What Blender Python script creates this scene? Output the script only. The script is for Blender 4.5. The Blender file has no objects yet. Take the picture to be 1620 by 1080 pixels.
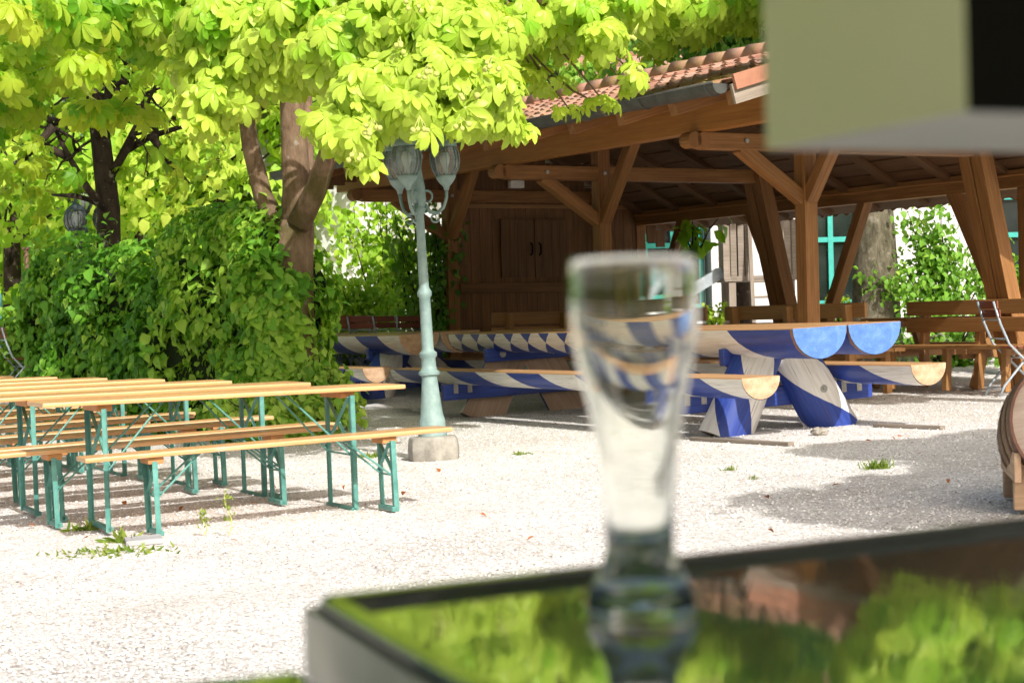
import bpy, math, random
import numpy as np
from mathutils import Vector, Matrix, Quaternion
R = math.radians
rnd = random.Random(7)
rng = np.random.default_rng(11)
scene = bpy.context.scene
COL = scene.collection

# ------------------------------------------------------------------ camera
F = 3000.0                       # focal length in photograph pixels (1620 wide)
EYE = Vector((0, 0, 1.25))
pitch, roll = R(0.67), R(1.5)
FW = Vector((0, math.cos(pitch), -math.sin(pitch)))
r0 = Vector((1, 0, 0)); u0 = Vector((0, math.sin(pitch), math.cos(pitch)))
RT = r0*math.cos(roll) - u0*math.sin(roll)
UP = u0*math.cos(roll) + r0*math.sin(roll)
cam = bpy.data.cameras.new('camera'); camo = bpy.data.objects.new('camera', cam); COL.objects.link(camo)
M = Matrix.Identity(4)
for i in range(3):
    M[i][0] = RT[i]; M[i][1] = UP[i]; M[i][2] = -FW[i]; M[i][3] = EYE[i]
camo.matrix_world = M
cam.sensor_width = 36.0; cam.lens = 36.0*F/1620.0
cam.clip_start = 0.05; cam.clip_end = 2000
cam.dof.use_dof = True; cam.dof.focus_distance = 14.0; cam.dof.aperture_fstop = 6.5; cam.dof.aperture_blades = 9
scene.camera = camo

def P(px, py, d):
    return EYE + (FW + RT*((px-810)/F) + UP*((540-py)/F))*d
def gz(x, y):
    x = max(-14, min(14, x))
    return 0.02 + 0.03*x + 0.012*min(y, 30) + 0.06*max(0.0, min(y, 30)-21)
def G(px, py):
    v = FW + RT*((px-810)/F) + UP*((540-py)/F)
    lo, hi = 1.0, 60.0
    for _ in range(60):
        m = (lo+hi)/2; q = EYE+v*m
        if q.z > gz(q.x, q.y): lo = m
        else: hi = m
    q = EYE+v*lo
    return Vector((q.x, q.y, gz(q.x, q.y)))
def ground(x, y): return Vector((x, y, gz(x, y)))

# ------------------------------------------------------------------ mesh helpers
class MB:
    def __init__(s): s.v = []; s.f = []; s.uv = []
    def face(s, idx, uvs): s.f.append(idx); s.uv.extend(uvs)
    def beam(s, p0, p1, w, h, up=(0, 0, 1), ends=1.0):
        """rectangular bar p0->p1, w sideways, h along up; uv runs along the length"""
        p0 = Vector(p0); p1 = Vector(p1); a = p1-p0; L = a.length; a.normalize()
        up = Vector(up); side = a.cross(up)
        if side.length < 1e-4: up = Vector((1, 0, 0)); side = a.cross(up)
        side.normalize(); up = side.cross(a).normalized()
        b = len(s.v); u0_ = rnd.random()*20; v0 = rnd.random()*20
        for p, k in ((p0, 1.0), (p1, ends)):
            for sx, sz in ((-1, -1), (1, -1), (1, 1), (-1, 1)):
                s.v.append(p+side*(sx*w/2*k)+up*(sz*h/2*k))
        for i in range(4):
            j = (i+1) % 4; q = v0+i*.37
            ww = w if i % 2 == 0 else h
            s.face((b+i, b+j, b+4+j, b+4+i), ((u0_, q), (u0_, q+ww), (u0_+L, q+ww), (u0_+L, q)))
        for o in ((b+3, b+2, b+1, b), (b+4, b+5, b+6, b+7)):
            s.face(o, ((u0_, v0), (u0_+.02, v0+w), (u0_+.02, v0+w+h), (u0_, v0+h)))
        return s
    def box(s, c, d):
        c = Vector(c); return s.beam(c-Vector((d[0]/2, 0, 0)), c+Vector((d[0]/2, 0, 0)), d[1], d[2])
    def tube(s, pts, rad, n=8, cap=True):
        pts = [Vector(p) for p in pts]
        if not hasattr(rad, '__len__'): rad = [rad]*len(pts)
        b = len(s.v); ref = Vector((0.31, 0.17, 0.93)); acc = 0
        for i, p in enumerate(pts):
            t = (pts[min(i+1, len(pts)-1)]-pts[max(i-1, 0)]).normalized()
            if i == 0:
                if abs(t.dot(ref)) > .95: ref = Vector((1, 0.1, 0))
                sd = t.cross(ref).normalized()
            else: sd = (sd - t*sd.dot(t)).normalized()
            w = t.cross(sd)
            for k in range(n):
                an = 2*math.pi*k/n
                s.v.append(p+(sd*math.cos(an)+w*math.sin(an))*rad[i])
        for i in range(len(pts)-1):
            L = (pts[i+1]-pts[i]).length
            for k in range(n):
                k2 = (k+1) % n
                s.face((b+i*n+k, b+i*n+k2, b+(i+1)*n+k2, b+(i+1)*n+k),
                       ((acc, k/n), (acc, (k+1)/n), (acc+L, (k+1)/n), (acc+L, k/n)))
            acc += L
        if cap:
            e = b+(len(pts)-1)*n
            s.face(tuple(b+n-1-k for k in range(n)), [(0, 0)]*n)
            s.face(tuple(e+k for k in range(n)), [(0, 0)]*n)
        return s
    def lathe(s, prof, c=(0, 0, 0), n=24, axis=None):
        """prof: (r, z) list revolved about z (or about axis) at c"""
        c = Vector(c); q = Quaternion() if axis is None else Vector((0, 0, 1)).rotation_difference(Vector(axis))
        b = len(s.v)
        for r, z in prof:
            for k in range(n):
                an = 2*math.pi*k/n
                s.v.append(c + q @ Vector((r*math.cos(an), r*math.sin(an), z)))
        for i in range(len(prof)-1):
            for k in range(n):
                k2 = (k+1) % n
                s.face((b+i*n+k, b+i*n+k2, b+(i+1)*n+k2, b+(i+1)*n+k),
                       ((prof[i][1], k/n), (prof[i][1], (k+1)/n), (prof[i+1][1], (k+1)/n), (prof[i+1][1], k/n)))
        return s
    def poly(s, pts, uvs=None):
        b = len(s.v); s.v.extend(Vector(p) for p in pts)
        s.face(tuple(range(b, b+len(pts))), uvs or [(p[0], p[1]) for p in pts]); return s
    def build(s, name, mat, parent=None, smooth=False, bevel=0, world=False, seg=2):
        me = bpy.data.meshes.new(name)
        vs = s.v
        if world and parent is not None:
            inv = ROOTM[parent.name].inverted(); vs = [inv @ v for v in vs]
        me.from_pydata([tuple(v) for v in vs], [], s.f)
        uvl = me.uv_layers.new(name='UVMap')
        uvl.data.foreach_set('uv', [c for uv in s.uv for c in uv])
        me.materials.append(mat)
        if smooth: me.polygons.foreach_set('use_smooth', [True]*len(me.polygons))
        me.update()
        o = bpy.data.objects.new(name, me); COL.objects.link(o)
        if parent is not None:
            o.parent = parent; ROOTM[o.name] = ROOTM[parent.name]
        if bevel:
            m = o.modifiers.new('bevel', 'BEVEL'); m.width = bevel; m.segments = seg; m.limit_method = 'ANGLE'; m.angle_limit = R(40)
        return o
ROOTM = {}
def tag(o, label=None, cat=None, group=None, kind=None):
    if label: o['label'] = label
    if cat: o['category'] = cat
    if group: o['group'] = group
    if kind: o['kind'] = kind
    return o
def empty(name, loc, yaw=0, tilt=False, label=None, cat=None, group=None):
    o = bpy.data.objects.new(name, None); COL.objects.link(o)
    o.empty_display_size = .1
    place(o, loc, yaw, tilt)
    return tag(o, label, cat, group)
GN = Vector((-0.03, -0.012, 1)).normalized()
def place(o, loc, yaw=0, tilt=False):
    q = Quaternion((0, 0, 1), yaw)
    if tilt: q = Vector((0, 0, 1)).rotation_difference(Vector((GN.x*float(tilt), GN.y*float(tilt), 1)).normalized()) @ q
    o.rotation_mode = 'QUATERNION'; o.rotation_quaternion = q; o.location = loc
    ROOTM[o.name] = Matrix.Translation(Vector(loc)) @ q.to_matrix().to_4x4()
def copy_tree(o, parent=None):
    c = o.copy(); COL.objects.link(c); c.parent = parent
    ROOTM[c.name] = ROOTM[o.name]
    for ch in list(o.children): copy_tree(ch, c)
    return c

# ------------------------------------------------------------------ materials
def newmat(name):
    m = bpy.data.materials.new(name); m.use_nodes = True
    nt = m.node_tree; nt.nodes.clear()
    out = nt.nodes.new('ShaderNodeOutputMaterial')
    return m, nt, out
def N(nt, t, **kw):
    n = nt.nodes.new(t)
    for k, v in kw.items():
        if k in n.inputs.keys(): n.inputs[k].default_value = v
        else: setattr(n, k, v)
    return n
def c4(c): return (c[0], c[1], c[2], 1)
def ramp(nt, stops, fac=None):
    r = nt.nodes.new('ShaderNodeValToRGB'); e = r.color_ramp.elements
    while len(e) < len(stops): e.new(0.5)
    for i, (p, c) in enumerate(stops):
        e[i].position = p; e[i].color = c4(c)
    if fac is not None: nt.links.new(fac, r.inputs[0])
    return r
def mapped(nt, coord='Object', scale=(1, 1, 1)):
    tc = nt.nodes.new('ShaderNodeTexCoord'); mp = N(nt, 'ShaderNodeMapping')
    mp.inputs['Scale'].default_value = scale
    nt.links.new(tc.outputs[coord], mp.inputs[0]); return mp.outputs[0]
def noise(nt, vec, scale, detail=4, rough=.6, dist=0):
    n = N(nt, 'ShaderNodeTexNoise', Scale=scale, Detail=detail, Roughness=rough, Distortion=dist)
    nt.links.new(vec, n.inputs['Vector']); return n.outputs['Fac']
def mixc(nt, fac, a, b, mode='MIX'):
    m = nt.nodes.new('ShaderNodeMix'); m.data_type = 'RGBA'; m.blend_type = mode
    for s_, v in ((m.inputs[0], fac), (m.inputs[6], a), (m.inputs[7], b)):
        if isinstance(v, (int, float)): s_.default_value = v
        elif isinstance(v, tuple): s_.default_value = c4(v)
        else: nt.links.new(v, s_)
    return m.outputs[2]
def math_(nt, op, a, b=None, c=None):
    m = nt.nodes.new('ShaderNodeMath'); m.operation = op
    for i, v in enumerate((a, b, c)):
        if v is None: continue
        if isinstance(v, (int, float)): m.inputs[i].default_value = v
        else: nt.links.new(v, m.inputs[i])
    return m.outputs[0]
def principled(nt, out, col, rough=.6, bump=None, bstr=.3, bdist=.01, metallic=0, spec=.5):
    p = N(nt, 'ShaderNodeBsdfPrincipled'); p.inputs['Metallic'].default_value = metallic
    p.inputs['Specular IOR Level'].default_value = spec
    if isinstance(col, tuple): p.inputs['Base Color'].default_value = c4(col)
    else: nt.links.new(col, p.inputs['Base Color'])
    if isinstance(rough, (int, float)): p.inputs['Roughness'].default_value = rough
    else: nt.links.new(rough, p.inputs['Roughness'])
    if bump is not None:
        b = N(nt, 'ShaderNodeBump', Strength=bstr, Distance=bdist); nt.links.new(bump, b.inputs['Height'])
        nt.links.new(b.outputs[0], p.inputs['Normal'])
    nt.links.new(p.outputs[0], out.inputs[0]); return p
def simple(name, c1, c2, scale=6, rough=.6, metallic=0, bstr=.15, spec=.4, bdist=.004):
    m, nt, out = newmat(name)
    v = mapped(nt); n1 = noise(nt, v, scale, 6, .65)
    col = ramp(nt, [(.3, c1), (.7, c2)], n1).outputs[0]
    oi = nt.nodes.new('ShaderNodeObjectInfo')
    hv = N(nt, 'ShaderNodeHueSaturation'); nt.links.new(col, hv.inputs['Color'])
    nt.links.new(math_(nt, 'MULTIPLY_ADD', oi.outputs['Random'], .16, .92), hv.inputs['Value'])
    principled(nt, out, hv.outputs[0], rough, noise(nt, v, scale*6, 3), bstr, bdist, metallic, spec); return m
def wood(name, dark, light, rough=.6, along=1.5, across=45, rv=.25, spec=.35, bstr=.25, wear=None):
    m, nt, out = newmat(name)
    v = mapped(nt, 'UV', (along, across, 1))
    g = noise(nt, v, 1.0, 6, .7, .6)
    big = noise(nt, mapped(nt, 'UV', (.9, 5, 1)), 1.3, 3)
    f = math_(nt, 'ADD', math_(nt, 'MULTIPLY', g, .65), math_(nt, 'MULTIPLY', big, .35))
    mid = tuple((a+b)/2 for a, b in zip(dark, light))
    col = ramp(nt, [(.32, dark), (.5, mid), (.66, light)], f).outputs[0]
    if wear:
        w = ramp(nt, [(.55, (0, 0, 0)), (.7, (1, 1, 1))], noise(nt, mapped(nt, 'Object'), 3.1, 5, .7)).outputs[0]
        col = mixc(nt, w, col, wear)
    oi = nt.nodes.new('ShaderNodeObjectInfo')
    hv = N(nt, 'ShaderNodeHueSaturation'); nt.links.new(col, hv.inputs['Color'])
    nt.links.new(math_(nt, 'MULTIPLY_ADD', oi.outputs['Random'], rv, 1-rv/2), hv.inputs['Value'])
    principled(nt, out, hv.outputs[0], rough, g, bstr, .004, 0, spec); return m
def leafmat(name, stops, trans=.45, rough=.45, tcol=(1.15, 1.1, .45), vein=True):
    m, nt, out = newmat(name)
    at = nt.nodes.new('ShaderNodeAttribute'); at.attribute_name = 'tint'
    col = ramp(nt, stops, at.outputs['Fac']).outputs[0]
    if vein:
        o = mapped(nt); sp_ = ramp(nt, [(.60, (0, 0, 0)), (.74, (1, 1, 1))], noise(nt, o, 9, 5, .7)).outputs[0]
        col = mixc(nt, math_(nt, 'MULTIPLY', sp_, .35), col, mixc(nt, 1.0, col, (.75, .62, .55), 'MULTIPLY'))
        br = ramp(nt, [(.70, (0, 0, 0)), (.76, (1, 1, 1))], noise(nt, o, 16, 3, .6)).outputs[0]
        col = mixc(nt, math_(nt, 'MULTIPLY', br, .5), col, (.30, .17, .04))
    d = N(nt, 'ShaderNodeBsdfPrincipled'); d.inputs['Roughness'].default_value = rough
    d.inputs['Specular IOR Level'].default_value = .3
    nt.links.new(col, d.inputs['Base Color'])
    t = nt.nodes.new('ShaderNodeBsdfTranslucent')
    nt.links.new(mixc(nt, 1.0, col, tcol, 'MULTIPLY'), t.inputs[0])
    mx = nt.nodes.new('ShaderNodeMixShader'); mx.inputs[0].default_value = trans
    nt.links.new(d.outputs[0], mx.inputs[1]); nt.links.new(t.outputs[0], mx.inputs[2])
    nt.links.new(mx.outputs[0], out.inputs[0]); return m

MT = {}
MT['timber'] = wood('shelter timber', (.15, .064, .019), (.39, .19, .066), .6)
MT['timber_lit'] = wood('lit front purlin timber', (.26, .10, .018), (.44, .20, .045), .5)  # lighter copy of the shelter timber, light put into its colour
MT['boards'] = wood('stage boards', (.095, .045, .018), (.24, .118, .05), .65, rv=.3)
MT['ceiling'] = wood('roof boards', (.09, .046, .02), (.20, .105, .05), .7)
MT['oiled'] = wood('oiled bench wood', (.24, .115, .04), (.43, .225, .085), .45)
MT['oldgrey'] = wood('weathered wood', (.16, .13, .105), (.34, .29, .24), .8)
MT['pine'] = wood('varnished pine', (.50, .25, .10), (.72, .42, .19), .33, 2.2, 60, .2, .5, wear=(.50, .36, .22))
MT['pineseat'] = wood('varnished pine seats', (.46, .23, .095), (.74, .45, .205), .33, 2.2, 60, .2, .5, wear=(.42, .36, .30))
MT['block'] = wood('underside batten', (.40, .17, .055), (.58, .29, .11), .5)
MT['redslat'] = wood('red brown slats', (.15, .038, .02), (.27, .078, .042), .42)
MT['teal'] = simple('green powder coat', (.055, .20, .175), (.13, .34, .305), 10, .45, 0, .2)
MT['teal_lamp'] = simple('verdigris lamp paint', (.15, .235, .225), (.26, .355, .34), 11, .5, 0, .3)
MT['dark_lamp'] = simple('dark lamp paint', (.02, .035, .035), (.05, .07, .07), 18, .5)
MT['zinc'] = simple('zinc gutter', (.055, .058, .056), (.11, .115, .11), 7, .5, .3)
MT['steel'] = simple('galvanised chair steel', (.32, .38, .43), (.46, .52, .57), 12, .4, .35)
MT['bolt'] = simple('bolt steel', (.35, .34, .32), (.5, .48, .45), 30, .4, .7)
MT['concrete'] = simple('concrete', (.20, .19, .165), (.38, .36, .32), 9, .9, 0, .5, .2, .01)
MT['stone'] = simple('field stone', (.22, .20, .17), (.42, .39, .34), 5, .9, 0, .6, .2, .02)
MT['white_wall'] = simple('white render', (.55, .55, .55), (.66, .66, .66), 2.2, .9, 0, .25, .2)
MT['tealframe'] = simple('teal window paint', (.03, .30, .26), (.05, .38, .33), 9, .4)
MT['dark'] = simple('shadow dark', (.008, .010, .008), (.018, .02, .016), 6, .8)
MT['iron'] = simple('barrel hoop iron', (.12, .055, .04), (.26, .14, .10), 10, .6, .5, .3)
MT['stave'] = wood('barrel staves', (.14, .085, .045), (.36, .24, .14), .75, 2, 30)
MT['barrelhead'] = wood('worn barrel head', (.36, .27, .22), (.66, .56, .49), .75, 1.2, 22)
MT['cradle'] = wood('cradle planks', (.40, .25, .15), (.68, .48, .33), .75)
MT['olive'] = simple('olive sheet', (.66, .68, .34), (.74, .73, .43), 2.5, .75, 0, .05)
MT['blackpanel'] = simple('black panel', (.004, .004, .003), (.008, .0075, .005), 5, .9, 0, .05, .1)
MT['greypanel'] = simple('grey underside', (.88, .85, .83), (.93, .91, .89), 6, .8, 0, .08)
MT['blocker_canopy'] = simple('dark green canopy', (.035, .075, .025), (.06, .12, .04), 3, .8)
MT['fascia'] = simple('pale fascia', (.72, .67, .58), (.85, .80, .71), 9, .55, 0, .08)
MT['rim'] = simple('dark rim', (.012, .012, .010), (.03, .03, .024), 8, .22)
MT['fruit'] = simple('green conker husk', (.42, .50, .10), (.55, .60, .16), 40, .6, 0, .6)
MT['slate'] = simple('grey slab', (.30, .30, .31), (.42, .42, .43), 8, .8)
def bark(name, a, b, moss=None):
    m, nt, out = newmat(name)
    v = mapped(nt, 'Object', (1, 1, .35)); n1 = noise(nt, v, 14, 8, .7, .5)
    col = ramp(nt, [(.3, a), (.7, b)], n1).outputs[0]
    pt = ramp(nt, [(.6, (0, 0, 0)), (.68, (1, 1, 1))], noise(nt, mapped(nt), 9, 5, .6)).outputs[0]
    col = mixc(nt, math_(nt, 'MULTIPLY', pt, .5 if not moss or moss[1] > .05 else .25), col, (.42, .40, .34))
    if moss:
        g = ramp(nt, [(.5, (0, 0, 0)), (.62, (1, 1, 1))], noise(nt, mapped(nt), 2.4, 4)).outputs[0]
        col = mixc(nt, math_(nt, 'MULTIPLY', g, .8), col, moss)
    principled(nt, out, col, .9, noise(nt, v, 30, 6, .7), .8, .02, 0, .2); return m
MT['bark'] = bark('chestnut bark', (.12, .075, .045), (.31, .215, .14), (.10, .085, .025))
MT['bark_dark'] = bark('dark bark', (.022, .016, .012), (.07, .05, .036))
MT['bark_moss'] = bark('mossy shaded bark', (.035, .032, .02), (.19, .17, .12), (.03, .033, .012))  # bark darkened as if under leaf shade, plus dark moss patches
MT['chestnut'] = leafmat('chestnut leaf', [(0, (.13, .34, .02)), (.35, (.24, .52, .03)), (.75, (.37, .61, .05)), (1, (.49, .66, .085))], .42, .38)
MT['chestnut_y'] = leafmat('yellowing chestnut leaf', [(0, (.14, .36, .02)), (.45, (.30, .54, .035)), (.8, (.40, .58, .05)), (.96, (.58, .58, .05)), (1, (.55, .34, .04))], .5, .45, (1.2, 1.1, .4))
MT['backleaf'] = leafmat('sunny background leaf', [(0, (.20, .40, .025)), (.5, (.36, .60, .05)), (1, (.58, .70, .11))], .45, .5)
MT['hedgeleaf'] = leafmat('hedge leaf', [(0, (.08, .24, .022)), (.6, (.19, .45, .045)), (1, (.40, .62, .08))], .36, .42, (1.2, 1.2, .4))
MT['shrubleaf'] = leafmat('shrub leaf', [(0, (.10, .26, .025)), (.6, (.22, .45, .05)), (1, (.42, .58, .10))], .4, .45)
MT['darkleaf'] = leafmat('dark leaf', [(0, (.04, .13, .018)), (.6, (.10, .27, .03)), (1, (.22, .42, .06))], .3, .45)
MT['grass'] = leafmat('grass blade', [(0, (.10, .20, .02)), (1, (.30, .38, .07))], .4, .5)
MT['dryleaf'] = leafmat('dry leaf', [(0, (.30, .10, .03)), (1, (.45, .18, .06))], .2, .7, (1, .8, .5))
MT['hedgecore'] = simple('hedge shade core', (.012, .026, .008), (.03, .05, .014), 9, .95)

# gravel
def gravelmat():
    m, nt, out = newmat('pale gravel')
    v = mapped(nt)
    vo = N(nt, 'ShaderNodeTexVoronoi', Scale=92.0); nt.links.new(v, vo.inputs['Vector'])
    vs = N(nt, 'ShaderNodeTexVoronoi', Scale=44.0); nt.links.new(v, vs.inputs['Vector'])
    sep = nt.nodes.new('ShaderNodeSeparateColor'); nt.links.new(vo.outputs['Color'], sep.inputs[0])
    col = ramp(nt, [(0, (.36, .33, .31)), (.10, (.58, .56, .545)), (.4, (.77, .755, .735)), (.8, (.87, .86, .845)), (1, (.94, .935, .925))], sep.outputs[0]).outputs[0]
    sp2 = nt.nodes.new('ShaderNodeSeparateColor'); nt.links.new(vs.outputs['Color'], sp2.inputs[0])
    bigst = ramp(nt, [(.0, (.70, .66, .64)), (.10, (.72, .66, .63)), (.14, (1, 1, 1)), (1, (1, 1, 1))], sp2.outputs[1]).outputs[0]
    col = mixc(nt, .8, col, bigst, 'MULTIPLY')
    gap_shade = ramp(nt, [(.0, (1, 1, 1)), (.62, (1, 1, 1)), (.95, (.66, .62, .58))], math_(nt, 'MULTIPLY', vo.outputs['Distance'], 1.35)).outputs[0]  # cell edges darkened to stand in for shade between stones
    col = mixc(nt, .75, col, gap_shade, 'MULTIPLY')
    pat = ramp(nt, [(.3, (.80, .77, .74)), (.6, (1, 1, 1))], noise(nt, v, .9, 5, .6)).outputs[0]
    col = mixc(nt, .8, col, pat, 'MULTIPLY')
    h = math_(nt, 'SUBTRACT', 1.0, vo.outputs['Distance'])
    h = math_(nt, 'ADD', h, math_(nt, 'MULTIPLY', noise(nt, v, 5, 4), 1.5))
    principled(nt, out, col, .92, h, .55, .010, 0, .15); return m
MT['gravel'] = gravelmat()
def soilmat():
    m, nt, out = newmat('pebble'); oi = nt.nodes.new('ShaderNodeAttribute'); oi.attribute_name = 'tint'
    principled(nt, out, ramp(nt, [(0, (.24, .21, .20)), (.16, (.55, .525, .51)), (.5, (.81, .79, .77)), (1, (.94, .93, .92))], oi.outputs['Fac']).outputs[0], .85); return m
MT['pebble'] = soilmat()
def tilemat():
    m, nt, out = newmat('clay roof tiles')
    v = mapped(nt, 'UV'); vo = N(nt, 'ShaderNodeTexWhiteNoise'); vo.noise_dimensions = '2D'
    fl = nt.nodes.new('ShaderNodeVectorMath'); fl.operation = 'FLOOR'; nt.links.new(v, fl.inputs[0]); nt.links.new(fl.outputs[0], vo.inputs['Vector'])
    col = ramp(nt, [(0, (.22, .085, .05)), (.5, (.36, .16, .10)), (1, (.46, .25, .17))], vo.outputs['Value']).outputs[0]
    o = mapped(nt)
    gr = ramp(nt, [(.4, (0, 0, 0)), (.65, (1, 1, 1))], noise(nt, o, 5, 6, .7)).outputs[0]
    col = mixc(nt, math_(nt, 'MULTIPLY', gr, .55), col, (.34, .29, .25))
    ms = ramp(nt, [(.48, (0, 0, 0)), (.63, (1, 1, 1))], noise(nt, o, 1.9, 6, .75)).outputs[0]
    sp = nt.nodes.new('ShaderNodeSeparateXYZ'); nt.links.new(v, sp.inputs[0])
    low = ramp(nt, [(.0, (1, 1, 1)), (.55, (.2, .2, .2)), (1, (0, 0, 0))], math_(nt, 'DIVIDE', sp.outputs['Y'], 6.0)).outputs[0]
    col = mixc(nt, math_(nt, 'MULTIPLY', ms, low), col, (.22, .20, .035))
    principled(nt, out, col, .85, noise(nt, o, 40, 4), .4, .004, 0, .25); return m
MT['tiles'] = tilemat()
def paintmat(name, mode):
    """blue and white paint on a log: stripes wound round it, or lozenges. object x = along the log"""
    m, nt, out = newmat(name)
    tc = nt.nodes.new('ShaderNodeTexCoord'); sp = nt.nodes.new('ShaderNodeSeparateXYZ'); nt.links.new(tc.outputs['UV'], sp.inputs[0])
    u, a = sp.outputs['X'], sp.outputs['Y']           # metres along, metres round
    def stripe(per, sl, off=0.0):
        t = math_(nt, 'ADD', math_(nt, 'MULTIPLY_ADD', u, 1.0/per, off+20), math_(nt, 'MULTIPLY', a, sl))
        return math_(nt, 'GREATER_THAN', math_(nt, 'FRACT', t), .5)
    wide = stripe(1.45, -1.15, .12)
    if mode == 'top':
        s1 = stripe(.82, 1.3); s2 = stripe(.82, -1.3, .3)
        x = math_(nt, 'ABSOLUTE', math_(nt, 'SUBTRACT', s1, s2))
        wide = stripe(1.9, -.6, .2)
        sel = math_(nt, 'LESS_THAN', u, -.2)
        fac = math_(nt, 'ADD', math_(nt, 'MULTIPLY', x, sel), math_(nt, 'MULTIPLY', wide, math_(nt, 'SUBTRACT', 1.0, sel)))
    elif mode == 'plain': fac = None
    elif mode == 'leg': fac = stripe(1.05, -1.35, .1)
    else: fac = wide
    o = mapped(nt)
    wn = noise(nt, mapped(nt, 'UV', (1.2, 14, 1)), 2.0, 6, .7, .4)
    white = ramp(nt, [(.3, (.60, .54, .48)), (.5, (.80, .77, .72)), (.7, (.86, .84, .81))], wn).outputs[0]
    blue = ramp(nt, [(.3, (.018, .036, .20)), (.7, (.040, .085, .40))], wn).outputs[0]
    if fac is None: col = blue
    else: col = mixc(nt, fac, white, blue)
    crk = ramp(nt, [(.655, (0, 0, 0)), (.67, (1, 1, 1))], noise(nt, mapped(nt, 'UV', (.5, 26, 1)), 2.2, 3, .5)).outputs[0]
    col = mixc(nt, math_(nt, 'MULTIPLY', crk, .7), col, (.13, .09, .07))
    chip = ramp(nt, [(.66, (0, 0, 0)), (.70, (1, 1, 1))], noise(nt, o, 7, 8, .75)).outputs[0]
    col = mixc(nt, math_(nt, 'MULTIPLY', chip, .55), col, (.36, .23, .13))
    if mode == 'top':                                   # bark-brown unpainted edge at the log ends
        edge = math_(nt, 'ADD', math_(nt, 'ABSOLUTE', math_(nt, 'SUBTRACT', u, .045)), math_(nt, 'MULTIPLY', math_(nt, 'SUBTRACT', noise(nt, o, 16, 4), .5), .09))
        col = mixc(nt, math_(nt, 'GREATER_THAN', edge, 3.345), col, (.30, .15, .08))
    principled(nt, out, col, .42, wn, .2, .004, 0, .4); return m
MT['paint_top'] = paintmat('lozenge log paint', 'top'); MT['paint_wide'] = paintmat('striped log paint', 'wide'); MT['paint_leg'] = paintmat('painted leg', 'leg'); MT['paint_blue'] = paintmat('blue beam paint', 'plain')
def endmat(name, a, b, c):
    m, nt, out = newmat(name); v = mapped(nt, 'UV')
    n1 = noise(nt, v, 9, 8, .75, 1.0)
    wv = N(nt, 'ShaderNodeTexWave', Scale=14.0, Distortion=2.5, Detail=3.0); wv.wave_type = 'RINGS'; wv.rings_direction = 'Z'; nt.links.new(v, wv.inputs['Vector'])
    f = math_(nt, 'ADD', math_(nt, 'MULTIPLY', n1, .97), math_(nt, 'MULTIPLY', wv.outputs['Fac'], .02))
    principled(nt, out, ramp(nt, [(.3, a), (.5, b), (.72, c)], f).outputs[0], .6, n1, .3); return m
MT['blue_end'] = endmat('blue log end', (.06, .15, .44), (.10, .225, .56), (.19, .34, .66))
MT['wood_end'] = endmat('cut log end', (.34, .19, .095), (.58, .38, .24), (.72, .53, .37))
MT['logleg'] = wood('sawn leg face', (.30, .20, .14), (.52, .38, .29), .7)
MT['logflat'] = wood('log table surface', (.38, .20, .085), (.60, .36, .18), .4)

def glassmat(name, ior=1.5, col=(1, 1, 1), rough=0):
    m, nt, out = newmat(name)
    g = N(nt, 'ShaderNodeBsdfGlass', IOR=ior, Roughness=rough); g.inputs['Color'].default_value = c4(col)
    nt.links.new(g.outputs[0], out.inputs[0]); return m
MT['glass'] = glassmat('clear glass', 1.48, (.985, .995, .985))
def lampglass():
    m, nt, out = newmat('lantern glass')
    t = nt.nodes.new('ShaderNodeBsdfTransparent'); t.inputs[0].default_value = (.82, .88, .86, 1)
    g = N(nt, 'ShaderNodeBsdfGlossy', Roughness=.08)
    d = nt.nodes.new('ShaderNodeBsdfDiffuse'); d.inputs[0].default_value = (.7, .76, .74, 1)
    fr = N(nt, 'ShaderNodeFresnel', IOR=1.5)
    a = nt.nodes.new('ShaderNodeMixShader'); a.inputs[0].default_value = .16; nt.links.new(t.outputs[0], a.inputs[1]); nt.links.new(d.outputs[0], a.inputs[2])
    b = nt.nodes.new('ShaderNodeMixShader'); nt.links.new(fr.outputs[0], b.inputs[0]); nt.links.new(a.outputs[0], b.inputs[1]); nt.links.new(g.outputs[0], b.inputs[2])
    nt.links.new(b.outputs[0], out.inputs[0]); return m
MT['lampglass'] = lampglass()
def mirror():
    m, nt, out = newmat('dark glass top')
    h = noise(nt, mapped(nt, 'Object', (22, 7, 1)), 1, 3)
    p = principled(nt, out, (.14, .16, .135), 0.026, h, .11, .004, 0, 1.0)
    p.inputs['IOR'].default_value = 2.6; return m
MT['mirror'] = mirror()
MT['rimgloss'] = simple('glossy rim', (.012, .014, .010), (.03, .032, .024), 8, .12, 0, .03, 1.0)
MT['pane'] = None
def pane():
    m, nt, out = newmat('window pane'); principled(nt, out, ramp(nt, [(.35, (.008, .012, .012)), (.7, (.03, .04, .04))], noise(nt, mapped(nt), 1.2, 3)).outputs[0], .06, None, 0, 0, 0, .6); return m
MT['pane'] = pane()

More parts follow.
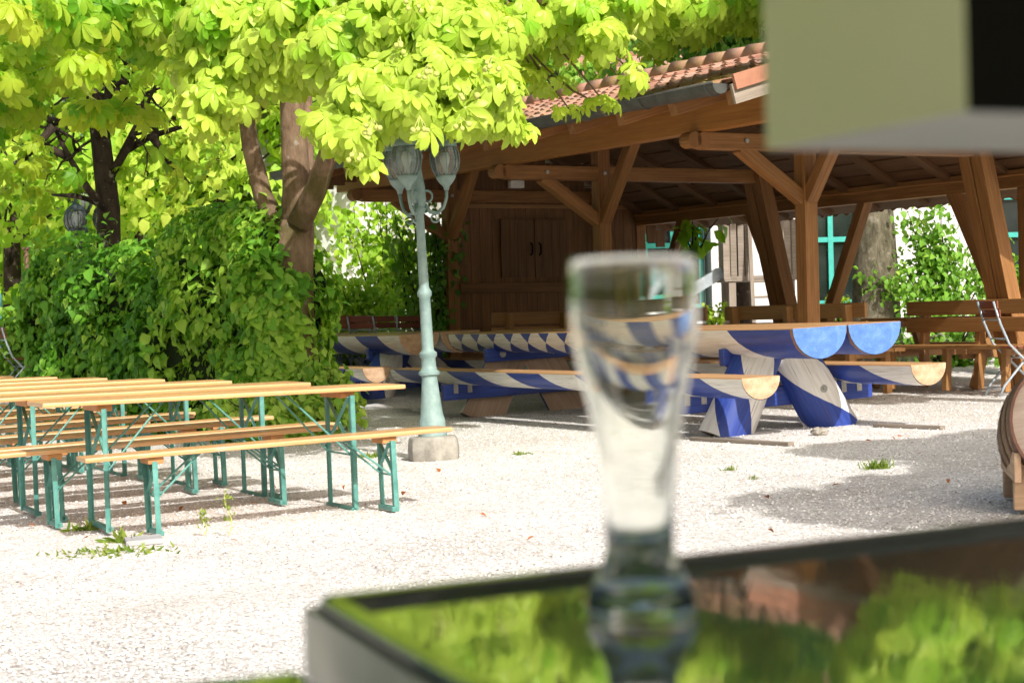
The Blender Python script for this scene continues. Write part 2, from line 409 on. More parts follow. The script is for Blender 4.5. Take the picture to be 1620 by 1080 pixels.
# ------------------------------------------------------------------ leaves
def leaflet(L, W, ang, droop, base=0.0, fold=.10):
    """one obovate leaflet pointing along ang (0 = +y); 8 verts, 6 faces"""
    ts = (base, .36*L, .66*L, .86*L, L); hw = (0.03*W, .56*W, W, .80*W, 0)
    ca, sa = math.cos(ang), math.sin(ang); v = []
    for t, w in zip(ts, hw):
        z = -droop*(t/max(L, 1e-4))**2*L*.55
        if w == 0: row = [(0, t, z)]
        else: row = [(-w, t, z+fold*w*1.6), (0, t+(.02*L if t > .8*L else 0), z), (w, t, z+fold*w*1.6)]
        v += [(x*ca+y*sa, -x*sa+y*ca, z_) for x, y, z_ in row]
    f = [(0, 1, 4, 3), (1, 2, 5, 4), (3, 4, 7, 6), (4, 5, 8, 7), (6, 7, 10, 9), (7, 8, 11, 10), (9, 10, 12), (10, 11, 12)]
    return v, f
def palmate(droop=.9, seed=0):
    r = random.Random(seed); V = []; Fc = []
    for an, L in ((-118, .55), (-76, .8), (-38, .97), (0, 1.0), (38, .97), (76, .8), (118, .55)):
        if abs(an) == 118 and r.random() < .35: continue
        v, f = leaflet(L*r.uniform(.88, 1.06), .205*L**.6*r.uniform(.9, 1.1), R(an+r.uniform(-8, 8)), droop*r.uniform(.7, 1.3), .04, r.uniform(.05, .35))
        b = len(V); V += v; Fc += [tuple(b+i for i in q) for q in f]
    return np.array(V), Fc
def ovate(seed=0, w=.36, droop=.35):
    r = random.Random(seed); V = []
    for t, hw in ((0, .02), (.3, w), (.65, w*.8), (1, 0)):
        z = -droop*t*t
        if hw == 0: V.append((0, t, z))
        else: V += [(-hw, t, z+hw*.3), (0, t, z), (hw, t, z+hw*.3)]
    return np.array(V), [(0, 1, 4, 3), (1, 2, 5, 4), (3, 4, 7, 6), (4, 5, 8, 7), (6, 7, 9), (7, 8, 9)]
def rhomb():
    return np.array([(0, 0, 0), (-.3, .5, .08), (0, 1, -.15), (.3, .5, .08)]), [(0, 3, 2), (0, 2, 1)]
PALM = [palmate(.9, i) for i in range(6)]; OVATE = [ovate(i, .30+.03*i) for i in range(4)]; RHOMB = [rhomb()]
def norm(a): return a/np.maximum(np.linalg.norm(a, axis=1, keepdims=True), 1e-9)
def leaf_object(name, mat, parent, pts, size, nrm, temps, tint, axis=None, kind=None):
    """one mesh of many leaves; every leaf sits at pts with surface normal nrm"""
    n = len(pts); nrm = norm(nrm)
    if axis is None: axis = np.tile(np.array([[0, 0, -1.0]]), (n, 1)) + rng.normal(0, .55, (n, 3))
    ax = norm(axis - nrm*(axis*nrm).sum(1, keepdims=True)); sd = np.cross(ax, nrm)
    VV = []; LL = []; LS = []; TT = []; vo = 0; lo = 0
    which = rng.integers(0, len(temps), n)
    for ti, (tv, tf) in enumerate(temps):
        ids = np.where(which == ti)[0]
        if len(ids) == 0: continue
        s = size[ids][:, None, None]
        v = pts[ids][:, None, :] + s*(tv[None, :, 0:1]*sd[ids][:, None, :] + tv[None, :, 1:2]*ax[ids][:, None, :] + tv[None, :, 2:3]*nrm[ids][:, None, :])
        VV.append(v.reshape(-1, 3)); TT.append(np.repeat(tint[ids], len(tv)))
        lt = np.concatenate([np.array(f) for f in tf]); ct = np.array([len(f) for f in tf]); st = np.concatenate([[0], np.cumsum(ct)[:-1]])
        k = len(ids)
        LL.append((lt[None, :]+vo+np.arange(k)[:, None]*len(tv)).ravel())
        LS.append((st[None, :]+lo+np.arange(k)[:, None]*len(lt)).ravel())
        vo += k*len(tv); lo += k*len(lt)
    V = np.concatenate(VV); L = np.concatenate(LL); S = np.concatenate(LS); T = np.concatenate(TT)
    if parent is not None:
        inv = np.array(ROOTM[parent.name].inverted()); V = V @ inv[:3, :3].T + inv[:3, 3]
    me = bpy.data.meshes.new(name)
    me.vertices.add(len(V)); me.vertices.foreach_set('co', V.ravel().astype(np.float32))
    me.loops.add(len(L)); me.loops.foreach_set('vertex_index', L.astype(np.int32))
    me.polygons.add(len(S)); me.polygons.foreach_set('loop_start', S.astype(np.int32))
    me.update(calc_edges=True)
    at = me.attributes.new('tint', 'FLOAT', 'POINT'); at.data.foreach_set('value', np.clip(T, 0, 1).astype(np.float32))
    me.polygons.foreach_set('use_smooth', [True]*len(S))
    me.materials.append(mat); me.validate()
    o = bpy.data.objects.new(name, me); COL.objects.link(o)
    if parent is not None: o.parent = parent; ROOTM[o.name] = ROOTM[parent.name]
    if kind: o['kind'] = kind
    return o
def in_ellipsoid(n, c, rx, ry, rz, shell=.5):
    d = norm(rng.normal(0, 1, (n, 3))); r = rng.random(n)**(1/3.0)
    r = shell*(.75+.25*rng.random(n)) + (1-shell)*r
    off = d*r[:, None]
    return np.array(c)[None, :]+off*np.array([rx, ry, rz])[None, :], off
SUNV = np.array([.32, -.72, .62])

# ------------------------------------------------------------------ ground
def make_ground():
    xs = np.concatenate([np.array([-400, -150, -60, -30]), np.linspace(-15, 15, 61), np.array([30, 60, 150, 400])])
    ys = np.concatenate([np.array([-200, -60, -20, -8]), np.linspace(-3, 30, 67), np.array([40, 60, 120, 300, 700])])
    V = []; nx = len(xs)
    for y in ys:
        for x in xs:
            b = .008*math.sin(x*2.1+y*1.3)+.006*math.sin(x*.9-y*2.7) if (-15 < x < 15 and 3 < y < 12) else 0
            V.append((x, y, gz(x, y)-.012+b*.6))
    Fc = [(j*nx+i, j*nx+i+1, (j+1)*nx+i+1, (j+1)*nx+i) for j in range(len(ys)-1) for i in range(nx-1)]
    me = bpy.data.meshes.new('ground'); me.from_pydata(V, [], Fc); me.materials.append(MT['gravel'])
    me.polygons.foreach_set('use_smooth', [True]*len(Fc))
    o = bpy.data.objects.new('ground', me); COL.objects.link(o); o['kind'] = 'structure'
make_ground()
def make_pebbles():
    n = 34000
    d = 6.3*np.exp(rng.random(n)*math.log(20/6.3)); fx = rng.uniform(-.30, .30, n)
    x = fx*d; z = .02+.03*x+.012*d - .010
    pts = np.stack([x, d, z], 1)
    tv = np.array([(-.5, -.4, 0), (.5, -.45, 0), (.55, .4, 0), (-.45, .5, 0), (-.3, -.2, .42), (.28, -.22, .5), (.3, .25, .45), (-.25, .28, .38)])
    tf = [(0, 1, 5, 4), (1, 2, 6, 5), (2, 3, 7, 6), (3, 0, 4, 7), (4, 5, 6, 7)]
    sz = rng.uniform(.005, .0135, n)
    nr = np.tile([[0, 0, 1.0]], (n, 1))+rng.normal(0, .22, (n, 3))
    o = leaf_object('gravel_stones', MT['pebble'], None, pts, sz, nr, [(tv, tf)], rng.random(n), axis=rng.normal(0, 1, (n, 3)))
    o.data.polygons.foreach_set('use_smooth', [False]*len(o.data.polygons))
    tag(o, 'loose pale limestone pebbles lying over the whole gravel yard', 'gravel', kind='stuff')
make_pebbles()

# ------------------------------------------------------------------ beer garden tables and benches
def make_trestle(name, label, cat, group, H, W, L, leg_in, lw, ly, top_mat):
    root = empty(name, (0, 0, 0), label=label, cat=cat, group=group)
    MB().box((0, 0, H-.0135), (L, W, .027)).build('tabletop' if H > .6 else 'seat', top_mat, root, bevel=.007)
    for s in (-1, 1):
        x = s*(L/2-leg_in)
        MB().box((x, 0, H-.027-.02), (.09, W*.78, .038)).build('batten', MT['block'], root, bevel=.004)
        for q in (-1, 1):
            b = MB()           # angle-iron leg
            b.box((x, q*ly, (H-.05)/2), (.004, lw, H-.05)); b.box((x+s*.014, q*(ly+lw/2-.002), (H-.05)/2), (.028, .004, H-.05))
            b.build('leg', MT['teal'], root)
        MB().box((x, 0, .016), (.034, 2*ly+lw, .028)).build('foot_bar', MT['teal'], root, bevel=.003)
        b = MB(); zt, zb = H-.06, H*.5
        b.beam((x-.006, -ly, zt), (x-.006, ly, zb), .004, .022, (1, 0, 0)); b.beam((x+.006, ly, zt), (x+.006, -ly, zb), .004, .022, (1, 0, 0))
        b.build('cross_brace', MT['teal'], root)
        b = MB(); xi = x-s*(.36 if H > .6 else .26)
        for q in (-1, 1): b.tube([(x, q*(ly-.01), H*.46), (xi, q*(ly*.5), H-.035)], .006, 6)
        b.tube([(x, -ly, H*.46), (x, ly, H*.46)], .006, 6); b.tube([(xi, -ly*.55, H-.036), (xi, ly*.55, H-.036)], .006, 6)
        b.build('folding_strut', MT['teal'], root)
    return root
tproto = make_trestle('beer_table', 'x', 'table', 'folding beer tables in a row', .76, .50, 2.2, .36, .035, .225, MT['pine'])
bproto = make_trestle('beer_bench', 'x', 'bench', 'folding beer benches between the tables', .47, .25, 2.2, .40, .032, .105, MT['pineseat'])
ordn = ['nearest', 'second', 'third', 'fourth', 'fifth', 'sixth', 'farthest']
yaw0 = math.atan2(.80, 2.0)+R(2.5)
nx_, ny_ = -math.sin(yaw0), math.cos(yaw0); ax_, ay_ = math.cos(yaw0), math.sin(yaw0)
for i in range(7):
    cx, cy = -1.755-.70*i, 11.4+1.14*i
    j = [0, .4, -.5, .6, -.4, .3, 0][i]
    t = tproto if i == 0 else copy_tree(tproto)
    place(t, ground(cx, cy)-Vector((0, 0, .008)), yaw0+R(j), .35)
    t['label'] = ['orange pine folding table with green legs, nearest of its row to the camera',
                  'orange pine folding table, second of the row counting back from the camera',
                  'orange pine folding table, third of the row counting back from the camera',
                  'orange pine folding table, middle one of the row of seven',
                  'orange pine folding table, third from the far end by the hedge',
                  'orange pine folding table, last but one at the far left end',
                  'orange pine folding table farthest back at the left beside the hedge corner'][i]
    for k, off, sh in ((0, -.50, .16 if i == 0 else .1), (1, .48, -.22)):
        b = bproto if (i == 0 and k == 0) else copy_tree(bproto)
        sh2 = sh+[0, -.05, .1, .05, -.1, .05, 0][i]
        place(b, ground(cx+nx_*off+ax_*sh2, cy+ny_*off+ay_*sh2), yaw0+R(j+[0, 1.2][k]*(-1)**i), True)
        b['label'] = 'narrow pine bench on the %s side of the %s folding table' % (['camera', 'hedge'][k], ordn[i])

# ------------------------------------------------------------------ street lamps
def make_lamp(name, label, paint, group=None, arms=(0, 120, 240)):
    root = empty(name, (0, 0, 0), label=label, cat='street lamp', group=group)
    prof = [(0, -.03), (.21, -.03), (.215, .07), (.205, .14), (.19, .165), (.05, .172), (0, .172)]
    b = MB().lathe(prof, n=22)
    b.v = [Vector((v.x*(1+.06*math.sin(5*v.y*9)), v.y*(1+.05*math.cos(v.x*31)), v.z)) for v in b.v]
    b.build('concrete_base', MT['concrete'], root, smooth=True, bevel=.01)
    col = [(0, .165), (.12, .165), (.124, .20), (.112, .22), (.112, .285), (.096, .33), (.084, .42), (.074, .52), (.066, .60), (.066, .625), (.088, .635), (.09, .655), (.07, .67), (.062, .70), (.06, .76),
           (.074, .775), (.075, .80), (.056, .815), (.05, .83), (.047, 1.22), (.06, 1.235), (.062, 1.265), (.05, 1.285), (.042, 1.30), (.034, 1.86), (.05, 1.875), (.052, 1.90), (.045, 1.915), (.062, 1.95), (.058, 2.06), (.036, 2.20), (.036, 2.27), (.055, 2.285), (.055, 2.31), (0, 2.31)]
    MB().lathe(col, n=20).build('column', paint, root, smooth=True).modifiers.new('es', 'EDGE_SPLIT').split_angle = R(50)
    def lantern(cx, cy, z):
        b = MB().lathe([(0, z-.10), (.02, z-.10), (.028, z-.07), (.055, z-.045), (.075, z-.02), (.085, z), (.085, z+.012), (0, z+.012)], (cx, cy, 0), 16)
        l = b.build('lantern', paint, root, smooth=True)
        MB().lathe([(.078, z+.012), (.108, z+.06), (.122, z+.12), (.118, z+.18), (.098, z+.235)], (cx, cy, 0), 20).build('globe', MT['lampglass'], l, smooth=True)
        b = MB().lathe([(.108, z+.228), (.112, z+.245), (.085, z+.285), (.05, z+.315), (.03, z+.33), (.02, z+.345), (.028, z+.365), (.012, z+.39), (0, z+.40)], (cx, cy, 0), 16)
        b.build('cap', paint, l, smooth=True)
        b = MB()
        for k in range(8):
            a = 2*math.pi*k/8
            b.tube([(cx+math.cos(a)*r, cy+math.sin(a)*r, z+h) for r, h in ((.081, .01), (.111, .06), (.125, .12), (.121, .18), (.102, .235))], .0045, 5)
        b.build('cage', paint, l, smooth=True)
        MB().lathe([(0, z+.02), (.022, z+.03), (.022, z+.07), (.04, z+.12), (.043, z+.15), (.03, z+.185), (0, z+.195)], (cx, cy, 0), 12).build('bulb', MT['white_wall'], l, smooth=True)
    for an in arms:
        c, s = math.cos(R(an)), math.sin(R(an)); b = MB()
        prof = [(.05, 1.93), (.09, 1.87), (.15, 1.86), (.205, 1.90), (.235, 1.97), (.24, 2.05)]
        b.tube([(c*r, s*r, z) for r, z in prof], [.018, .017, .015, .014, .014, .016], 8)
        cur = [(.07+.045*math.cos(t), 1.99+.045*math.sin(t)) for t in np.linspace(-1.6, 3.4, 11)]
        b.tube([(c*r, s*r, z) for r, z in cur], [.011]*9+[.009, .014], 6)
        cur = [(.13+.035*math.cos(t), 1.82+.03*math.sin(t)) for t in np.linspace(1.5, 6.0, 10)]
        b.tube([(c*r, s*r, z) for r, z in cur], .009, 6)
        b.build('arm', paint, root, smooth=True)
        lantern(c*.24, s*.24, 2.13)
    lantern(0, 0, 2.38)
    return root
lamp = make_lamp('street_lamp', 'pale green lamp post with round glass lanterns between beer tables and log tables', MT['teal_lamp'], arms=(5, 125, 245))
gl = G(687, 724); place(lamp, gl, R(8), False); lamp.scale = (.94, .94, 1.03)
lamp.rotation_quaternion = Quaternion((0, 1, 0), R(-1.9)) @ lamp.rotation_quaternion
lamp2 = make_lamp('street_lamp', 'dark lamp lantern half hidden behind the hedge near the left tree trunk', MT['dark_lamp'], arms=(0, 120, 240))
pl = P(133, 345, 25.5); place(lamp2, (pl.x, pl.y, pl.z-2.28), R(20))

# ------------------------------------------------------------------ painted log tables
LE = Vector((.434, -.9, 0)).normalized(); LT = Vector((.9, .434, 0)).normalized()
def halflog(x0, x1, y, top, r0_, r1_, mat, flat, endm, parent, name):
    """half log, flat face up, round side painted; r0 at x0, r1 at x1"""
    n = 14; m = 22; b = MB()
    for i in range(m+1):
        t = i/m; x = x0+(x1-x0)*t; r = r0_+(r1_-r0_)*t
        r *= 1+.012*math.sin(7*t+x0)+.008*math.sin(19*t)
        for k in range(n+1):
            a = math.pi+math.pi*k/n
            b.v.append(Vector((x, y+math.cos(a)*r, top-.009+math.sin(a)*r*.97)))
    for i in range(m):
        for k in range(n):
            f = (i*(n+1)+k, i*(n+1)+k+1, (i+1)*(n+1)+k+1, (i+1)*(n+1)+k)
            uv = []
            for q in (f[0], f[1], f[2], f[3]):
                kk = q % (n+1); uv.append((b.v[q].x, math.pi*kk/n*.25))
            b.face(f, uv)
    o = b.build(name, mat, parent, smooth=True)
    fo = MB()
    fo.v = [Vector((x0, y-r0_, top-.009)), Vector((x0, y+r0_, top-.009)), Vector((x1, y+r1_, top-.009)), Vector((x1, y-r1_, top-.009)),
            Vector((x0, y-r0_*.98, top)), Vector((x0, y+r0_*.98, top)), Vector((x1, y+r1_*.98, top)), Vector((x1, y-r1_*.98, top))]
    L = x1-x0
    for q in ((4, 7, 6, 5), (0, 3, 7, 4), (1, 5, 6, 2), (0, 4, 5, 1), (3, 2, 6, 7)):
        fo.face(q, [(fo.v[k].x, fo.v[k].y+fo.v[k].z) for k in q])
    fo.build('sawn_face', flat, o)
    for xx, r, s in ((x0, r0_, -1), (x1, r1_, 1)):
        e = MB(); pts = [(xx+s*.004, y+math.cos(math.pi+math.pi*k/n)*r, top-.004+math.sin(math.pi+math.pi*k/n)*r*.97) for k in range(n+1)]
        if s < 0: pts = pts[::-1]
        e.poly(pts, [(p[1]-y, p[2]-top) for p in pts]); e.build('log_end', endm, o)
    return o
def make_log_table(label, topmat, endmat_, benchmat):
    root = empty('log_table', (0, 0, 0), label=label, cat='log table', group='painted half-log picnic tables')
    for y in (-.262, .262):
        halflog(-3.34, 3.43, y, .86, .205, .255, topmat, MT['logflat'], endmat_, root, 'tabletop_log')
    for y, a, b_ in ((-.78, -3.9, 3.35), (.78, -3.85, 3.42)):
        halflog(a, b_, y, .50, .15, .175, benchmat, MT['logflat'], MT['wood_end'], root, 'bench_log')
    for x, ox in ((-2.38, -1), (2.38, 1)):
        for s in (-1, 1):
            b = MB()                                              # slanted half-log leg, round side to the end of the table
            p0 = Vector((x, s*.56, -.07)); p1 = Vector((x, s*.15, .66)); a = (p1-p0).normalized()
            out_ = Vector((ox, 0, 0)); sd = out_.cross(a).normalized()
            prof = [(-.225, -.012)]+[(.225*math.cos(math.pi-math.pi*k/10), .20*math.sin(math.pi-math.pi*k/10)) for k in range(11)]+[(.225, -.012)]
            m = len(prof)
            for t, p in ((0, p0), (1, p1)):
                for u, w in prof: b.v.append(p+sd*(u*(1.06 if t == 0 else .9))+out_*w)
            L = (p1-p0).length; o_ = .3+.55*s+.4*ox
            for k in range(m-1):
                b.face((k, k+1, m+k+1, m+k)[::-1], [(o_, k*.07), (o_, k*.07+.07), (L+o_, k*.07+.07), (L+o_, k*.07)][::-1])
            lg = b.build('leg', MT['paint_leg'], root, smooth=True)
            e = MB(); e.poly([b.v[0], b.v[m-1], b.v[2*m-1], b.v[m]], [(0, 0), (0, .45), (L, .45), (L, 0)]); e.build('sawn_face', MT['logleg'], lg)
            MB().lathe([(0, 0), (.035, 0), (.035, .012), (.018, .014), (.018, .026), (0, .026)], p0+a*.44+out_*.19, 10, out_).build('bolt', MT['bolt'], lg)
        xi = x-ox*.055
        MB().beam((xi, -1.0, .27), (xi, 1.0, .27), .075, .165).build('cross_beam', MT['paint_blue'], root, bevel=.01)
        MB().beam((xi, -.49, .625), (xi, .49, .625), .075, .14).build('bolster', MT['paint_blue'], root, bevel=.01)
        for yy in (-.86, -.70, .70, .86): MB().box((xi+.041, yy, .315), (.006, .05, .12)).build('bracket', MT['bolt'], root)
        for yy in (-.30, .30): MB().lathe([(0, 0), (.035, 0), (.035, .012), (0, .014)], (xi+.039, yy, .63), 10, (1, 0, 0)).build('bolt', MT['bolt'], root)
    return root
lt1 = make_log_table('half-log picnic table with blue end faces and blue white lozenges, nearest the camera', MT['paint_top'], MT['blue_end'], MT['paint_wide'])
g1 = G(1150, 685); g2 = G(1310, 670); rp = (g1+g2)/2
mid = rp - LE*2.38
place(lt1, ground(mid.x, mid.y)+Vector((0, 0, .0)), math.atan2(LE.y, LE.x), True)
lt2 = make_log_table('half-log picnic table with broad blue stripes and bare wooden ends, behind the lamp post', MT['paint_wide'], MT['wood_end'], MT['paint_wide'])
m2 = mid - LE*8.03
place(lt2, Vector((m2.x, m2.y, gz(mid.x, mid.y)-.02)), math.atan2(LE.y, LE.x), True)

# ------------------------------------------------------------------ timber shelter
SE = Vector((.5, -.866, 0)); ST = Vector((.866, .5, 0)); SO = Vector((0, 20.625, 0))
def Q(e, k, z): return SO + SE*e + ST*k + Vector((0, 0, z))
sh = empty('timber_shelter', Q(0, 1.8, gz(1.5, 21)), 0, label='open timber shelter with mossy red tiled roof, braced posts and a boarded stage end', cat='shelter')
def sbeam(name, p0, p1, w, h, mat='timber', up=(0, 0, 1), par=sh, bevel=.008):
    return MB().beam(p0, p1, w, h, up).build(name, MT[mat], par, world=True, bevel=bevel)
e0, e1 = -4.4, 5.13
def zr(k): return 3.17+.287*(k+.75) if k < 1.76 else 3.89-.51*(k-1.76)
for i, e in enumerate((-3.6, 0.0, 3.6)):
    sbeam('post', Q(e, 1.2, 0.1), Q(e, 1.2, 3.37), .155, .155, up=ST)
    for s in (-1, 1):                                                             # twin tie beams clasp the post
        pass
    tb = sbeam('tie_beam', Q(e, -.02, 2.845), Q(e, 3.42, 2.845), .15, .155)
    for kk in (-.10, .0):
        MB().tube([Q(e-.078, kk-.03, 2.85), Q(e+.078, kk-.03, 2.85)], .075, 12).build('carved_end', MT['timber'], tb, world=True, smooth=False)
    b = MB()
    for kk in (.45, 1.2): b.lathe([(0, 0), (.022, 0), (.022, .02), (0, .022)], Q(e, kk, 2.85)+Vector((0, 0, 0))+SE*.077, 10, SE)
    b.build('bolt', MT['bolt'], tb, world=True)
    sbeam('brace', Q(e, 1.15, 2.32), Q(e, .42, 2.80), .12, .13, up=(0, 0, 1))
    sbeam('brace', Q(e+.05, 1.2, 2.32), Q(e+.86, 1.2, 3.40), .12, .13, up=ST)
    for dz in (-.085, .085):
        sbeam('raking_strut', Q(e+dz, 3.36, 2.90), Q(e+dz, 4.02, .1), .15, .17, up=ST)
    sbeam('back_post', Q(e, 4.10, .1), Q(e, 4.10, 2.47), .15, .15, up=ST)
    if i < 2: sbeam('brace', Q(e+.06, 4.10, .6), Q(e+1.08, 4.10, 2.50), .12, .13, up=ST)
    if i > 0: sbeam('brace', Q(e-.06, 4.10, .6), Q(e-1.08, 4.10, 2.50), .12, .13, up=ST)
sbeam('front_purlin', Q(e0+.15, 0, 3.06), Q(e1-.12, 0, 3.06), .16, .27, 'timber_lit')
sbeam('inner_purlin', Q(e0+.15, 1.2, 3.48), Q(e1-.12, 1.2, 3.48), .15, .20)
sbeam('back_beam', Q(e0+.15, 4.10, 2.565), Q(e1-.1, 4.10, 2.565), .15, .19)
cb = MB().tube([Q(e0+.3+q*.5, 4.015, 2.60+.006*math.sin(q*1.7)) for q in range(19)], .011, 6); cb.build('cable', MT['block'], sh, world=True)
for j in range(12):
    e = e0+.12+j*(e1-e0-.24)/11
    sl = (ST+Vector((0, 0, .287))).normalized()
    sbeam('rafter', Q(e, -.72, zr(-.72)-.12), Q(e, 1.76, zr(1.76)-.12), .11, .13)
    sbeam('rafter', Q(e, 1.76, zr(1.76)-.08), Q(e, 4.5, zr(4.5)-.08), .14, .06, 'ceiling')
roof = MB()                                                                       # tiled front and back slopes
def tile_slope(mb, ka, kb, za, zb, rows, flip):
    tw = .215; nt_ = int((e1-e0)/tw); ns = 5
    for r in range(rows):
        t0, t1 = r/rows, (r+1)/rows
        for c in range(nt_):
            base = len(mb.v); jz = rnd.uniform(-.004, .007); jt = rnd.uniform(-.006, .006)
            for t, lift in ((t0+jt-.02, .040), (t1+.01, .006)):
                for q in range(ns+1):
                    w = q/ns; e = e0+(c+w)*tw
                    prof = .022*math.sin(w*math.pi*2+.6)
                    k = ka+(kb-ka)*t; z = za+(zb-za)*t
                    mb.v.append(Q(e, k, z+lift+prof+jz))
            for q in range(ns+1):                                                 # butt edge of the tile
                v = mb.v[base+q]; mb.v.append(v-Vector((0, 0, .026)))
            for q in range(ns):
                f = (base+q, base+q+1, base+ns+1+q+1, base+ns+1+q)
                mb.face(f if not flip else f[::-1], [(c+.5, r+.1)]*4)
                g = (base+q+1, base+q, base+2*(ns+1)+q, base+2*(ns+1)+q+1)
                mb.face(g if not flip else g[::-1], [(c+.5, r+.1)]*4)
tile_slope(roof, -.80, 1.78, zr(-.80), zr(1.76), 8, False)
tile_slope(roof, 4.62, 1.74, zr(4.62), zr(1.76), 9, True)
ro = roof.build('roof', MT['tiles'], sh, world=True, smooth=False)
b = MB()
for j in range(28):
    e = e0+j*(e1-e0)/28
    b.tube([Q(e, 1.76, zr(1.76)+.045), Q(e+.36, 1.76, zr(1.76)+.035)], [.105, .09], 10)
b.build('ridge_tiles', MT['tiles'], ro, world=True, smooth=True)
b = MB()
for (ka, kb) in ((-.74, 1.76), (4.58, 1.76)):
    for q in range(12):
        k0 = ka+(kb-ka)*q/12; k1 = ka+(kb-ka)*(q+1)/12-.004*(1 if kb > ka else -1)
        b.beam(Q(e0+.03, (k0+k1)/2, zr((k0+k1)/2)-.035), Q(e1-.03, (k0+k1)/2, zr((k0+k1)/2)-.035), abs(k1-k0), .022, (ST.cross(SE)*-1 + ST*(-.287 if ka < 1 else .51)))
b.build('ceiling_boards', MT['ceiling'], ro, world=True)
for k0, k1 in ((-.78, 1.76), (1.76, 4.6)):
    MB().beam(Q(e1+.0, k0, zr(k0)-.09), Q(e1+.0, k1, zr(k1)-.09), .03, .17).build('verge_board', MT['oldgrey'], ro, world=True)
MB().beam(Q(e1+.035, -.79, zr(-.79)+.01), Q(e1+.035, 1.7, zr(1.7)+.01), .035, .13).build('verge_tile', simple('orange verge tile', (.30, .13, .08), (.42, .20, .13), 6, .85), ro, world=True)
gu = MB(); nseg = 10; ge0, ge1 = e0+.05, e1-.06
for rr, sgn in ((.085, 1), (.080, -1)):
    base = len(gu.v)
    for e in (ge0, ge1):
        for q in range(nseg+1):
            a = math.pi+math.pi*q/nseg
            gu.v.append(Q(e, -.86+rr*math.cos(a), 3.165+rr*1.05*math.sin(a)))
    for q in range(nseg):
        f = (base+q, base+q+1, base+nseg+1+q+1, base+nseg+1+q); gu.face(f if sgn > 0 else f[::-1], [(0, 0)]*4)
gu.tube([Q(ge0, -.95, 3.17), Q(ge1, -.95, 3.17)], .012, 8)
gu.poly([Q(ge1, -.86+.083*math.cos(math.pi+math.pi*q/nseg), 3.165+.087*math.sin(math.pi+math.pi*q/nseg)) for q in range(nseg+1)])
go = gu.build('gutter', MT['zinc'], sh, world=True, smooth=True)
for j in range(10):
    e = ge0+.4+j*(ge1-ge0-.5)/9
    MB().tube([Q(e, -.86+.089*math.cos(math.pi+math.pi*q/8), 3.165+.094*math.sin(math.pi+math.pi*q/8)) for q in range(9)], .009, 5).build('gutter_bracket', MT['zinc'], go, world=True)
# boarded stage end
ew = -3.6+.06
k = 1.28; b = MB()
while k < 4.04:
    w = rnd.uniform(.13, .19); w = min(w, 4.06-k)
    b.beam(Q(ew-.02+rnd.uniform(-.003, .003), k+w/2, .15), Q(ew-.02, k+w/2, 2.77), w-.006, .025, SE); k += w
wl = b.build('stage_wall', MT['boards'], sh, world=True)
k = -.6; b = MB()
while k < 4.5:
    w = rnd.uniform(.14, .19); b.beam(Q(ew-.04, k+w/2, 2.92 if 0 < k < 4.1 else min(zr(k), zr(k+w))-.30), Q(ew-.04, k+w/2, min(zr(k), zr(k+w))-.07), w-.005, .022, SE); k += w
b.build('gable_boards', MT['boards'], sh, world=True)
sbeam('wall_rail', Q(ew+.03, 1.28, 1.66), Q(ew+.03, 4.03, 1.66), .05, .13, 'boards')
sbeam('wall_rail', Q(ew+.015, 1.28, 2.72), Q(ew+.015, 4.03, 2.72), .03, .05, 'oiled', bevel=.003)
for ka, kb, kh in ((1.90, 2.40, 2.345), (2.41, 2.92, 2.475)):
    b = MB(); kk = ka
    for q in range(4):
        w = (kb-ka)/4; b.beam(Q(ew+.02, kk+w/2, 1.79), Q(ew+.02, kk+w/2, 2.55), w-.004, .03, SE); kk += w
    d = b.build('shutter_door', MT['boards'], sh, world=True)
    MB().tube([Q(ew+.035, kh, 2.08), Q(ew+.075, kh, 2.11), Q(ew+.075, kh, 2.21), Q(ew+.035, kh, 2.24)], .012, 6).build('handle', MT['blackpanel'], d, world=True)
MB().beam(Q(ew+.08, 2.02, 3.0), Q(ew+.08, 2.22, 3.0), .10, .10).build('light_fitting', MT['greypanel'], sh, world=True, bevel=.01)
MB().tube([Q(4.25, 4.25, .2), Q(4.25, 4.25, 2.4)], .04, 10).build('downpipe', MT['zinc'], sh, world=True, smooth=True)

# ------------------------------------------------------------------ wooden benches with backs and picnic tables under the shelter
def make_back_bench(label, L):
    root = empty('wooden_bench', (0, 0, 0), label=label, cat='bench', group='brown wooden benches with backs under the shelter')
    for q, y in enumerate((-.17, -.02, .13)): MB().box((0, y, .44), (L, .14, .04)).build('seat_plank', MT['oiled'], root, bevel=.006)
    for z, h in ((.66, .15), (.84, .15)): MB().beam((-L/2, .235+.06*(z-.5), z), (L/2, .235+.06*(z-.5), z), .035, h).build('back_plank', MT['oiled'], root, bevel=.006)
    n = 3 if L > 1.7 else 2
    for i in range(n):
        x = -L/2+.22+i*(L-.44)/(n-1)
        MB().beam((x, .25, 0), (x, .315, .90), .07, .09, (0, 1, 0)).build('upright', MT['oiled'], root, bevel=.006)
        MB().beam((x, -.19, 0), (x, -.17, .42), .07, .07, (0, 1, 0)).build('leg', MT['oiled'], root, bevel=.005)
        MB().beam((x, -.20, .39), (x, .25, .39), .06, .06).build('bearer', MT['oiled'], root)
    return root
seE = math.atan2(SE.y, SE.x)
def pl_bench(label, ea, eb, k, flip):
    b = make_back_bench(label, abs(eb-ea)); c = Q((ea+eb)/2, k, 0)
    place(b, (c.x, c.y, 1.33-.92 if k > 2 else .36), seE+(math.pi if flip else 0)); return b
pl_bench('brown bench with a plank back behind the blue log ends, right of the front post', 1.2, 3.5, 2.25, True)
pl_bench('brown bench with a plank back half hidden behind the beer glass', -1.25, .85, 2.25, True)
pl_bench('long brown bench with a plank back at the far right under the shelter', 2.3, 4.4, 3.35, False)
